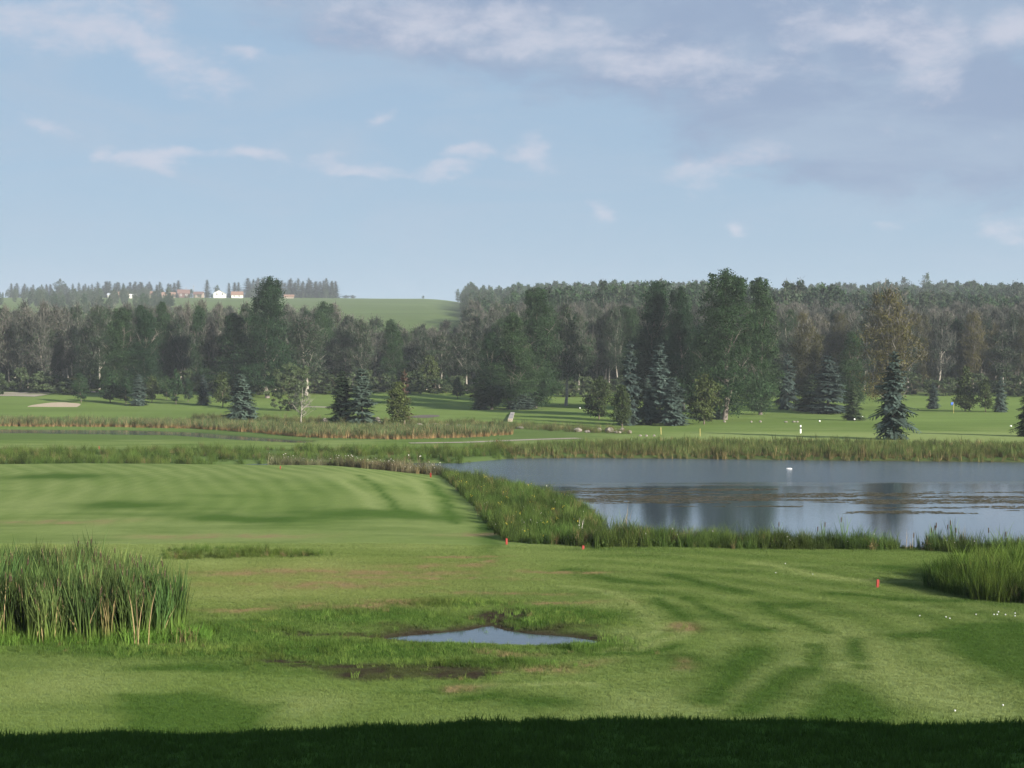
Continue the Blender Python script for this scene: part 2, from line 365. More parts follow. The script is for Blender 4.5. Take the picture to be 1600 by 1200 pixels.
DRYS = [ell(360, 958, 50, 3), ell(520, 950, 70, 3), ell(600, 944, 40, 3), ell(640, 905, 110, 3), ell(500, 915, 110, 3), ell(560, 896, 130, 3), ell(690, 885, 60, 3), ell(720, 872, 40, 2),
        ell(780, 928, 70, 2), ell(800, 1020, 30, 4), ell(1058, 1040, 14, 5), ell(930, 1035, 25, 4), ell(850, 1045, 30, 4), ell(725, 1077, 25, 2), ell(880, 895, 60, 1.5), ell(755, 880, 12, 1.5),
        ell(80, 815, 70, 2), ell(350, 838, 90, 2), ell(750, 835, 40, 2), ell(880, 943, 50, 2), ell(1075, 982, 14, 3), ell(420, 895, 80, 3)]
WASH = ell(480, 905, 230, 34)
MUDS = [ell(560, 990, 60, 2.5), ell(470, 991, 50, 2), ell(780, 962, 45, 5), ell(760, 985, 160, 6), ell(640, 1048, 140, 8), ell(540, 1040, 100, 5), ell(730, 1055, 80, 5), ell(450, 1032, 50, 3), ell(930, 995, 25, 4),
        ell(615, 994, 22, 4)]
LUSH = [ell(380, 985, 110, 16), ell(560, 965, 150, 14), ell(860, 965, 110, 14), ell(700, 945, 90, 5), ell(650, 1015, 180, 10), ell(480, 1012, 140, 14), ell(760, 1040, 120, 8), ell(250, 1020, 200, 8), ell(910, 1010, 60, 8)]
def blobsum(L, x, y, sharp=1.0):
    s = np.zeros(np.shape(x)); wx = (fbm(x / 1.3, y / 2.2, 41) - .5) * 1.1; wy = (fbm(x / 1.7, y / 2.6, 43) - .5) * 1.9
    for cx, cy, rx, ry, k in L:
        q = ((x + wx - cx) / rx) ** 2 + ((y + wy - cy) / ry) ** 2
        s = np.maximum(s, np.exp(-q * sharp))
    return s
def mixv(a, b, f): f = np.asarray(f)[..., None]; return a * (1 - f) + b * f
WOOD_EDGE = 292.0
def ground_colour(x, y):
    """albedo of the ground: turf, swaths, worn thatch, mud, weeds, fields"""
    x = np.asarray(x, float); y = np.asarray(y, float)
    c = np.broadcast_to(C_MID, x.shape + (3,)).copy()
    # broad tone and streaks drawn out by the mower
    f1 = fbm(x / 9, y / 14, 1); f2 = fbm(x / 5.0, y / 1.2, 2, 5)
    c = mixv(c, C_LIGHT, np.clip((f1 - 0.42) * 2.2, 0, .7)); c = mixv(c, C_DARK, np.clip((f2 - 0.52) * 2.0, 0, .55))
    # swaths on the knoll: fanning bands about 1.4 m wide
    kn = sstep(66, 76, y) * sstep(113, 104, y) * sstep(2, -6, x)
    ph = (x * 1.0 + 0.16 * (y - 70) + 0.010 * (y - 80) ** 2 + 2.2 * (fbm(x / 5, y / 9, 8) - .5)) / 1.5
    wv = 0.5 + 0.5 * np.sin(ph * 2 * math.pi)
    c = mixv(c, C_LIGHT * 1.05, kn * sstep(80, 95, y) * (0.40 + 0.38 * wv)); c = mixv(c, C_DARK * 1.1, kn * 0.34 * (1 - wv) * (0.4 + fbm(x / 6, y / 6, 9)))
    # rings mown round the puddle
    px_, py_ = on_plane(760, 995); r = np.hypot(x - px_, (y - py_) * 0.9) + 1.0 * (fbm(x / 3, y / 3, 14) - .5)
    ring = sstep(5.0, 7.0, r) * sstep(24, 15, r) * sstep(0.5, 4, x) * sstep(32, 35, y)
    rw = 0.5 + 0.5 * np.sin(r / 1.9 * 2 * math.pi)
    c = mixv(c, C_DARK, ring * 0.30 * (1 - rw) * (0.35 + fbm(x / 4, y / 4, 15))); c = mixv(c, C_LIGHT, ring * 0.35 * rw)
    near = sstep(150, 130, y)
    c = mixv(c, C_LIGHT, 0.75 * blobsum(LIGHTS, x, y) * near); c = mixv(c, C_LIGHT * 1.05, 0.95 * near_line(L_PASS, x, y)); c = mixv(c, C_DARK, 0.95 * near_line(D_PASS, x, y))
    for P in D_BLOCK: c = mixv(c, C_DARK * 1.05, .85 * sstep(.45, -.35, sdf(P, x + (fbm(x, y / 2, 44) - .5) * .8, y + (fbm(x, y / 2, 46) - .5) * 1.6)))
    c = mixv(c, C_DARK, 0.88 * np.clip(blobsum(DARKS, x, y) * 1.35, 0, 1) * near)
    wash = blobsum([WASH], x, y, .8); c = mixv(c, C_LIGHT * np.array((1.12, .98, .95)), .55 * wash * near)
    grit = sstep(0.36, 0.62, fbm(x * 2.2, y * 1.2, 33, 3))
    c = mixv(c, C_LUSH, 0.9 * np.clip(blobsum(LUSH, x, y) * 1.5, 0, 1) * near)
    c = mixv(c, C_DRY, np.clip(blobsum(DRYS, x, y, .55) * 1.35, 0, 1) * (0.3 + .7 * grit) * near)
    c = mixv(c, C_MUD, np.clip(blobsum(MUDS, x, y) * 2.6 - .5, 0, 1) * (0.7 + .3 * grit) * near)
    c = mixv(c, C_LUSH, sstep(28.5, 27, y) * .9)      # longer terrace lawn, painted darker to deepen the shade of the unseen blocker
    # banks and weedy ground
    sp = sdf(POND, x, y); sm = sdf(MARSH, x, y); su = sdf(PUD, x, y)
    c = mixv(c, C_ROUGH, sstep(3.2, 1.2, sp) * 0.8); c = mixv(c, C_MUD, sstep(1.0, 0.1, sp)); c = mixv(c, C_MUD, sstep(1.2, 0.2, sm))
    c = mixv(c, C_MUD, sstep(0.95, 0.15, su + .6 * (fbm(x * 1.5, y, 39) - .5)))
    weed = sstep(112, 116, y) * sstep(139, 134, y) * sstep(2, -2, x); c = mixv(c, C_ROUGH, weed * .8)
    marsh = sstep(150, 156, y) * sstep(206, 196, y) * sstep(14, 4, x); c = mixv(c, C_ROUGH * 1.1, marsh * .75)
    # green with pale putting turf, far fairway swells, field, woodland floor
    gr = sstep(138, 150, y) * sstep(178, 166, y) * sstep(12, 22, x); c = mixv(c, C_LIGHT * 1.1, gr * .85)
    far = sstep(170, 190, y); fs = fbm(x / 22, y / 9, 51, 4)
    c = mixv(c, C_MID * (0.75 + 0.55 * fs[..., None]), far * .8)
    k = x / np.maximum(y, 50)
    wood = sstep(WOOD_EDGE, WOOD_EDGE + 10, y + 10 * (fbm(x / 12, y / 12, 61) - .5)); c = mixv(c, C_WOOD, wood)
    fld = sstep(410, 440, y) * sstep(-0.025, -0.04, k)
    c = mixv(c, C_FIELD * (0.8 + 0.4 * fbm(x / 60, y / 20, 71)[..., None]), fld)
    far2 = sstep(1250, 1300, y); c = mixv(c, C_FIELD, far2)
    return np.clip(c, 0.005, 0.6)

def axis(segs):
    out = [segs[0][0]]
    for a, b, st0, st1 in segs:
        p = a; 
        while p < b - 1e-6:
            f = (p - a) / (b - a); p = min(b, p + st0 + (st1 - st0) * f); out.append(p)
    return np.array(out)
ys = axis([(-120, 20, 14, 3), (20, 23, 1.0, .2), (23, 58, .2, .28), (58, 135, .4, .7), (135, 215, .8, 1.4), (215, 420, 2, 6), (420, 1300, 8, 20), (1300, 3200, 40, 200)])
xh = axis([(0, 18, .28, .3), (18, 45, .45, .7), (45, 120, 1.2, 4), (120, 500, 6, 22), (500, 2200, 40, 160)])
xs = np.concatenate([-xh[:0:-1], xh])
X, Y = np.meshgrid(xs, ys); Zt = Zg(X, Y)
gm = MB(); ny, nx = X.shape
ii = (np.arange(ny - 1)[:, None] * nx + np.arange(nx - 1)[None, :]).ravel()
gm.add(np.column_stack([X.ravel(), Y.ravel(), Zt.ravel()]), np.column_stack([ii, ii + 1, ii + nx + 1, ii + nx]))
m, t, out = newmat('turf')
at = N(t, 'ShaderNodeAttribute', attribute_name='col'); geo = N(t, 'ShaderNodeNewGeometry')
nA = NOISE(t, geo.outputs['Position'], 2.2, 6, 0.7); nB = NOISE(t, geo.outputs['Position'], 22.0, 3, 0.7)
hs = N(t, 'ShaderNodeHueSaturation'); t.links.new(at.outputs['Color'], hs.inputs['Color'])
t.links.new(M2(t, 'ADD', M2(t, 'ADD', M2(t, 'MULTIPLY', nA, 0.35), M2(t, 'MULTIPLY', nB, 0.45)), 0.60), hs.inputs['Value'])
d = N(t, 'ShaderNodeBsdfDiffuse'); t.links.new(hs.outputs[0], d.inputs[0])
b = N(t, 'ShaderNodeBump'); b.inputs['Strength'].default_value = 0.6; b.inputs['Distance'].default_value = 0.05
t.links.new(M2(t, 'ADD', nB, nA), b.inputs['Height']); t.links.new(b.outputs[0], d.inputs['Normal'])
t.links.new(d.outputs[0], out.inputs[0]); MAT_TURF = m
me = gm.mesh('ground', [MAT_TURF], smooth=True)
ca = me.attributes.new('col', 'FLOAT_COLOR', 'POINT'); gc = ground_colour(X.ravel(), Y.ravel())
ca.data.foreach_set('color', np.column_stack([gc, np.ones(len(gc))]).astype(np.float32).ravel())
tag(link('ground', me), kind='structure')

# ---- water
def sheet(name, P, z, mat, grow=0.0):
    me = bpy.data.meshes.new(name); ctr = P.mean(0)
    v = [(p[0], p[1], z) for p in P]; me.from_pydata(v, [], [list(range(len(v)))]); me.materials.append(mat)
    if me.polygons[0].normal.z < 0: me.flip_normals()
    o = link(name, me); tag(o, kind='structure'); return o
x0, x1, y0, y1 = POND[:, 0].min() - 3, POND[:, 0].max() + 3, POND[:, 1].min() - 3, POND[:, 1].max() + 3
MAT_WATER = watermat('pond_water', 0.028, 0.75)
sheet('pond_water', np.array([(x0, y0), (x1, y0), (x1, y1), (x0, y1)]), WL, MAT_WATER)
x0, x1, y0, y1 = MARSH[:, 0].min() - 3, MARSH[:, 0].max() + 3, MARSH[:, 1].min() - 2, MARSH[:, 1].max() + 2
sheet('marsh_water', np.array([(x0, y0), (x1, y0), (x1, y1), (x0, y1)]), -0.10, watermat('marsh_water', 0.03, 0.03))
x0, x1, y0, y1 = PUD[:, 0].min() - .6, PUD[:, 0].max() + .6, PUD[:, 1].min() - .6, PUD[:, 1].max() + .6
sheet('puddle_water', np.array([(x0, y0), (x1, y0), (x1, y1), (x0, y1)]), -0.132, watermat('puddle_water', 0.03, 0.03))

# ---- gravel cart paths, bunker, soil bed: sheets draped on the ground
def drape(name, pts, width, mat, lift=0.03, soft=0.15):
    P = np.array(pts, float); seg = np.linalg.norm(np.diff(P, axis=0), axis=1); L = seg.sum(); n = max(8, int(L / 1.2))
    cu = np.concatenate([[0], np.cumsum(seg)]); s = np.linspace(0, L, n)
    cx, cy = np.interp(s, cu, P[:, 0]), np.interp(s, cu, P[:, 1]); tx, ty = np.gradient(cx), np.gradient(cy); tl = np.hypot(tx, ty)
    nxn, nyn = -ty / tl, tx / tl; V = []; K = 5
    for i in range(n):
        w = width * (1 + soft * (random.random() - .5))
        for j in range(K):
            o = (j / (K - 1) - .5) * w; x, y = cx[i] + nxn[i] * o, cy[i] + nyn[i] * o; V.append((x, y, float(Zg(x, y)) + lift))
    mb = MB(); mb.add(V, [(i * K + j, i * K + j + 1, (i + 1) * K + j + 1, (i + 1) * K + j) for i in range(n - 1) for j in range(K - 1)])
    o = link(name, mb.mesh(name, [mat], True)); tag(o, kind='structure'); return o
MAT_GRAVEL = plain('gravel', (0.27, 0.235, 0.185), 0.95, 0.15, 2.0, 0.3)
MAT_SAND = plain('sand', (0.33, 0.265, 0.19), 0.95, 0.08, 1.0, 0.2)
MAT_SOIL = plain('soil', (0.10, 0.08, 0.065), 0.95, 0.2, 2.0, 0.4)
g2 = lambda a, b: ground(a, b)[:2]
drape('gravel_path', [g2(640, 692.8), g2(660, 692.5), g2(730, 691.5), g2(790, 689), g2(840, 687), g2(905, 685)], 1.7, MAT_GRAVEL)
drape('gravel_path', [g2(-40, 614), g2(20, 614.5), g2(70, 614), g2(115, 612.5), g2(160, 612)], 4.2, MAT_GRAVEL)
drape('gravel_path', [g2(-60, 617.5), g2(0, 617.5), g2(40, 618), g2(66, 618.5)], 5.0, MAT_GRAVEL, 0.06)
drape('gravel_path', [g2(470, 636), g2(500, 636), g2(530, 637)], 2.2, MAT_GRAVEL)
def patch(name, px, py, rx, ry, mat, lift=0.04, seed=0, tilt=0.0):
    cx, cy, _ = ground(px, py); _, yb, _ = ground(px, py - ry); ax, ay = rx * cy / F, abs(yb - cy); V = []; K, R = 40, 6
    V.append((cx, cy, float(Zg(cx, cy)) + lift))
    for r in range(1, R + 1):
        for k in range(K):
            a = 2 * math.pi * k / K; q = r / R * (0.85 + 0.3 * float(vnoise(math.cos(a) * 1.7 + 9, math.sin(a) * 1.7 + 9, seed)))
            x, y = cx + ax * q * math.cos(a), cy + ay * q * math.sin(a); V.append((x, y, float(Zg(x, y)) + lift + tilt * q * math.sin(a)))
    mb = MB(); mb.add(V, [(0, 1 + k, 1 + (k + 1) % K) for k in range(K)])
    mb.add(np.zeros((0, 3)), np.zeros((0, 4), int)) if False else None
    mb.f.append(np.array([(1 + (r - 1) * K + k, 1 + r * K + k, 1 + r * K + (k + 1) % K, 1 + (r - 1) * K + (k + 1) % K) for r in range(1, R) for k in range(K)]))
    mb.m.append(np.zeros(K * (R - 1))); mb.lv.append(np.full(K * (R - 1), .5))
    o = link(name, mb.mesh(name, [mat], True)); tag(o, kind='structure'); return o
patch('sand_bunker', 85, 635.5, 38, 2.6, MAT_SAND, 0.05, 3, 0.35)
patch('soil_bed', 665, 651, 22, 2.2, MAT_SOIL, 0.04, 5)

# ------------------------------------------------------------------ tree prototypes
MAT_BARK = plain('bark_brown', (0.11, 0.085, 0.065), 0.95, 0.25, 6.0, 0.6)
MAT_PALE = plain('bark_pale', (0.24, 0.22, 0.19), 0.9, 0.3, 3.0, 0.4)
MAT_GREYB = plain('bark_grey', (0.14, 0.12, 0.105), 0.9, 0.25, 3.0, 0.4)
L_POP = leafmat('leaf_poplar', (0.019, 0.046, 0.020), 0.7, .22, (0.028, 0.050, 0.018))
L_OLIVE = leafmat('leaf_olive', (0.058, 0.061, 0.024), 0.5, .25)
L_ASP = leafmat('leaf_aspen', (0.024, 0.047, 0.024), 0.65, .22, (0.036, 0.052, 0.026))
L_BUSH = leafmat('leaf_bush', (0.050, 0.075, 0.032), 0.5, .25, (0.065, 0.086, 0.042))
L_TWIG = leafmat('twig_grey', (0.064, 0.066, 0.058), 0.4, .0, (0.082, 0.075, 0.065))
L_BLUE = leafmat('needle_blue', (0.060, 0.088, 0.080), 0.5, .05, (0.055, 0.080, 0.058), .3)
L_SPR = leafmat('needle_green', (0.028, 0.046, 0.026), 0.45, .05, (0.045, 0.065, 0.03))
L_PINE = leafmat('needle_olive', (0.040, 0.060, 0.022), 0.5, .08)
L_RUST = leafmat('needle_rust', (0.095, 0.06, 0.045), 0.4, .05)
L_FAR = leafmat('needle_far', (0.018, 0.034, 0.022), 0.4, .05)

def unit(n, r):
    v = r.normal(size=(n, 3)); return v / np.linalg.norm(v, axis=1)[:, None]
def leaves(mb, C, n, rad, size, r, mat=0, flat=.75, lvb=None):
    """n leaves in a loose clump round each centre"""
    k = len(C); off = r.normal(size=(k, n, 3)) * 0.55; rr = np.asarray(rad)[:, None, None]
    P = (C[:, None, :] + off * rr * np.array((1, 1, flat))).reshape(-1, 3); q = len(P)
    D = unit(q, r); D[:, 2] -= 0.25; Wd = np.cross(D, unit(q, r)); Wd /= np.linalg.norm(Wd, axis=1)[:, None] + 1e-6
    s = size * r.uniform(.6, 1.3, q)[:, None]
    lv = np.clip((np.repeat(lvb if lvb is not None else r.uniform(.2, .8, k), n)) + r.normal(size=q) * .08, 0, 1)
    mb.lozenge(P, D * s, Wd * s * 0.36, mat, lv)
def env_pop(t): return np.clip((t + .06) ** .42 * np.maximum(1 - t, 0) ** .55 * 1.38, 0, 1)
def env_spire(t): return np.clip(np.minimum(1, (t + .12) * 3.2) * np.maximum(1 - t, 0) ** .62, 0, 1)
def env_round(t): return np.sqrt(np.clip(1 - (2 * t - 1) ** 2, 0, 1))
def env_cone(t): return np.clip((1 - t) ** .8 * np.minimum(1, (t + .05) * 6), 0, 1)
def leafy(seed, H, Wd, cb, ncl, nlf, size, env, bark, leaf, clr=.085, nlimb=7, lean=0.0, twig=0, leaders=3, trunkr=None):
    """returns trunk mesh and crown mesh of a broadleaved tree of height H and width Wd"""
    r = np.random.default_rng(seed); tr = MB(); cr = MB()
    R0 = trunkr or H * .0088; zs = np.linspace(0, H * .93, 9)
    sway = np.cumsum(r.normal(size=(9, 2)) * H * .006, axis=0); sway[0] = 0; sway[:, 0] += lean * zs
    ax = np.column_stack([sway, zs]); tr.tube(ax, R0 * (1.35 * (1 - zs / H) ** .8 + .06) + np.array([R0 * .35] + [0] * 8), 7)
    trunk_at = lambda z: np.array([np.interp(z, zs, sway[:, 0]), np.interp(z, zs, sway[:, 1]), z])
    lump = r.uniform(0, 50)
    C = []; lim = []
    for i in range(nlimb):
        z0 = H * r.uniform(cb * .8, .6); an = r.uniform(0, 2 * math.pi); L = H * r.uniform(.2, .36)
        e = trunk_at(min(z0 + L * r.uniform(.5, .9), H * .95)); rad = Wd * .5 * r.uniform(.45, .9)
        e = e + np.array([math.cos(an) * rad, math.sin(an) * rad, 0]); b0 = trunk_at(z0); mid = (b0 + e) / 2 + np.array([0, 0, -L * .08])
        tr.tube([b0, mid, e], [R0 * .5, R0 * .33, R0 * .08], 5); lim.append((b0, mid, e))
        for q in range(2):
            c2 = b0 + (e - b0) * r.uniform(.4, .8); e2 = c2 + np.array([r.normal() * Wd * .12, r.normal() * Wd * .12, Wd * r.uniform(.05, .2)])
            tr.tube([c2, e2], [R0 * .2, R0 * .05], 4)
    while len(C) < ncl:
        t = r.uniform(0, 1); a = r.uniform(0, 2 * math.pi)
        Rm = env(np.array(t)) * Wd * .5 * (.30 + 1.25 * vnoise(math.cos(a) * 1.5 + lump, math.sin(a) * 1.5 + t * 7.5, seed))
        if r.uniform() > (Rm / (Wd * .5)) + .12: continue
        z = H * (cb + (1 - cb) * t) * .98; q = math.sqrt(r.uniform(.05, 1)); p = trunk_at(min(z, H * .93)); p[2] = z
        C.append(p + np.array([math.cos(a) * Rm * q, math.sin(a) * Rm * q, r.normal() * .01 * H]))
    for i in range(leaders):
        a = r.uniform(0, 6.28); h = H * r.uniform(.80, 1.0) if i else H * 1.0; rr = Wd * .16 * (i > 0) * r.uniform(.6, 1.5)
        for k in range(4): C.append(trunk_at(H * .9) * np.array((1, 1, 0)) + np.array([math.cos(a) * rr, math.sin(a) * rr, h - k * H * .028]))
    C = np.array(C); rad = H * clr * r.uniform(.55, 1.15, len(C)); rad[-4 * leaders:] *= .42
    leaves(cr, C, nlf, rad, size, r, 0)
    if twig:
        k = len(C); q = k * twig; P = np.repeat(C, twig, axis=0) + r.normal(size=(q, 3)) * np.repeat(rad, twig)[:, None] * .5
        D = unit(q, r); D[:, 2] = np.abs(D[:, 2]) + .5; D *= (H * .055) * r.uniform(.5, 1.4, q)[:, None]; Wt = np.cross(D, unit(q, r)); Wt /= np.linalg.norm(Wt, axis=1)[:, None]
        cr.lozenge(P, D, Wt * H * .0028, 1, r.uniform(.2, .9, q))
    return tr.mesh('trunk', [bark], True), cr.mesh('crown', [leaf, L_TWIG])
def spruce(seed, H, Rd, whorls, nb, bark, leaf, skirt=.05, droop=.28, dens=7, gap=0.0):
    r = np.random.default_rng(seed); tr = MB(); cr = MB()
    tr.tube([(0, 0, 0), (0, 0, H * .5), (0, 0, H * .97)], [H * .018, H * .011, H * .003], 7)
    Cs, Ds, Ws, lv = [], [], [], []
    for w in range(whorls):
        f = (w + .5) / whorls; z = H * (skirt + (1 - skirt) * f ** .92); rad = Rd * (1 - f) ** .74 * min(1, .72 + f * 3) * r.uniform(.72, 1.15) + .04 * Rd
        if gap and r.uniform() < gap: continue
        n = max(4, int(nb * (1 - .35 * f))); a0 = r.uniform(0, 6.28)
        for k in range(n):
            a = a0 + 2 * math.pi * (k + r.uniform(-.3, .3)) / n; L = rad * r.uniform(.62, 1.12) * (.78 + .5 * float(vnoise(math.cos(a) * 1.4 + seed, math.sin(a) * 1.4 + f * 6, seed))); dz = -L * droop * r.uniform(.6, 1.4) * (1.1 - f)
            u = np.array([math.cos(a), math.sin(a), 0]); sd = np.array([-math.sin(a), math.cos(a), 0]); shade = r.uniform(.2, .8)
            z_ = z + r.uniform(-.6, .6) * H / whorls + r.normal() * H * .006
            m = max(3, int(dens * (L / Rd) ** .5 + .5))
            for s in np.linspace(.22, 1.0, m):
                c = u * L * s + np.array([0, 0, z_ + dz * s + .10 * L * max(0, s - .6)])
                sl = (.13 * Rd + .26 * L * (1.15 - s)) * r.uniform(.7, 1.25)
                for sg in (-1, 1):
                    Cs.append(c); Ds.append((u * .75 + sd * sg * .8 + np.array([0, 0, -.22])) * sl); Ws.append((sd * .55 + u * -sg * .5 + np.array([0, 0, .45 * sg])) * sl * .30); lv.append(shade + r.normal() * .12)
                Cs.append(c); Ds.append((u * .35 + np.array([0, 0, -.85]) + sd * r.normal() * .35) * sl * 1.05); Ws.append((sd + np.array([0, 0, .1])) * sl * .26); lv.append(shade - .12)
                Cs.append(c - u * sl * .3); Ds.append((u + np.array([0, 0, .18])) * sl); Ws.append(sd * sl * .28); lv.append(shade + .12)
    for k in range(5):
        Cs.append(np.array([0, 0, H * (.93 + .012 * k)])); a = r.uniform(0, 6.28); Ds.append(np.array([math.cos(a) * .02 * H * (k < 4), math.sin(a) * .02 * H * (k < 4), H * .03])); Ws.append(np.array([.006 * H, .004 * H, 0])); lv.append(.6)
    cr.lozenge(np.array(Cs), np.array(Ds), np.array(Ws), 0, np.clip(np.array(lv), 0, 1))
    return tr.mesh('trunk', [bark], True), cr.mesh('crown', [leaf])
def recol(me, leaf):
    c = me.copy(); c.materials[0] = leaf; return c

PROTO = {}   # kind -> list of (trunk, crown, H, W)
def reg(kind, H, Wd, *tc): PROTO.setdefault(kind, []).extend((a, b, H, Wd) for a, b in tc)
pops = [leafy(100 + i, 19, w, cb, 290, 150, .185, env_spire, MAT_GREYB, L_POP, .050, 11, leaders=ld + 2) for i, (w, cb, ld) in enumerate(((7.2, .05, 3), (6.4, .08, 4), (7.8, .05, 5), (6.8, .12, 3)))]
reg('poplar', 19, 6.5, *pops)
reg('olive_poplar', 16, 8.5, *[leafy(120 + i, 16, 8.5, .12, 200, 100, .19, env_pop, MAT_GREYB, L_OLIVE, .060, 10, twig=8) for i in range(2)])
reg('aspen', 15, 5.5, *[leafy(140 + i, 15, 5.2 + .5 * i, .28, 100, 115, .21, env_round if i == 1 else env_pop, MAT_PALE, L_ASP, .075, 7, twig=10, lean=.02 * (i - 1)) for i in range(4)])
reg('grey_aspen', 15, 5, *[leafy(160 + i, 15, 5.0, .25, 75, 20, .30, env_round if i == 1 else env_pop, MAT_PALE, L_ASP, .075, 9, twig=30, lean=.03 * (i - 1)) for i in range(4)])
sprs = [spruce(200 + i * 7, 9, (2.3, 2.0, 2.6, 2.2, 2.45)[i], (25, 21, 27, 19, 23)[i], (12, 11, 12, 13, 11)[i], MAT_BARK, L_BLUE, (.04, .07, .03, .09, .05)[i], (.34, .52, .42, .62, .28)[i], 7, (0, .06, 0, .10, .04)[i]) for i in range(5)]
reg('blue_spruce', 9, 4.1, *sprs)
reg('dark_spruce', 9, 4.1, *[(a, recol(b, L_SPR)) for a, b in sprs])
reg('dead_spruce', 9, 4.0, spruce(210, 9, 2.0, 20, 6, MAT_BARK, L_RUST, .08, .1, 4, .35))
reg('pine', 6, 3.6, *[leafy(220 + i, 6, 3.6, .12, 90, 60, .22, env_cone if i % 2 else env_pop, MAT_BARK, L_PINE, .08, 8, leaders=1) for i in range(3)])
reg('young_tree', 5, 2.6, *[leafy(240 + i, 5, 2.6, .16, 60, 55, .20, env_pop, MAT_BARK, L_PINE if i == 2 else L_POP, .085, 6, leaders=1) for i in range(3)])
reg('round_tree', 7, 7, leafy(260, 7, 7.4, .06, 180, 90, .19, env_round, MAT_BARK, L_BUSH, .10, 9, leaders=0))
reg('sparse_birch', 7, 4, leafy(262, 7, 4.4, .30, 34, 10, .17, env_round, MAT_PALE, L_ASP, .10, 16, twig=12, leaders=0, trunkr=.07))
reg('bush', 3, 4, *[leafy(280 + i, 3, 4, .02, 60, 45, .24, env_round, MAT_BARK, L_BUSH, .15, 7, leaders=0, twig=4) for i in range(3)])
reg('far_spruce', 14, 5, *[spruce(300 + i, 14, 2.5, 22, 9, MAT_BARK, L_FAR, .02, .25, 4) for i in range(3)])
reg('far_aspen', 14, 6, *[leafy(320 + i, 14, 6, .15, 46, 44, .50, env_round if i % 2 else env_pop, MAT_GREYB, (L_POP, L_ASP, L_ASP)[i], .10, 4, twig=(0, 3, 12)[i], leaders=1) for i in range(3)])

def tree(kind, x, y, z, h, w, name, label, group=None, var=None, rz=None, cat='tree', lean=0.0):
    L = PROTO[kind]; a, b, H, Wd = L[(var if var is not None else random.randrange(len(L))) % len(L)]
    e = empty(name, (x, y, z - 0.05), random.uniform(0, 6.28) if rz is None else rz, (w / Wd, w / Wd, h / H))
    if lean: e.rotation_euler = (random.uniform(-lean, lean), random.uniform(-lean, lean), e.rotation_euler[2])
    link('trunk', a, e); link('crown', b, e); tag(e, label, cat, group); return e
def tree_px(kind, px, base, top, hw, name, label, var=None, group=None, lean=0.0, cat='tree'):
    x, y, z = ground(px, base); s = y / F
    return tree(kind, x, y, z, (base - top) * s, 2 * hw * s, name, label, group, var, None, cat, lean)

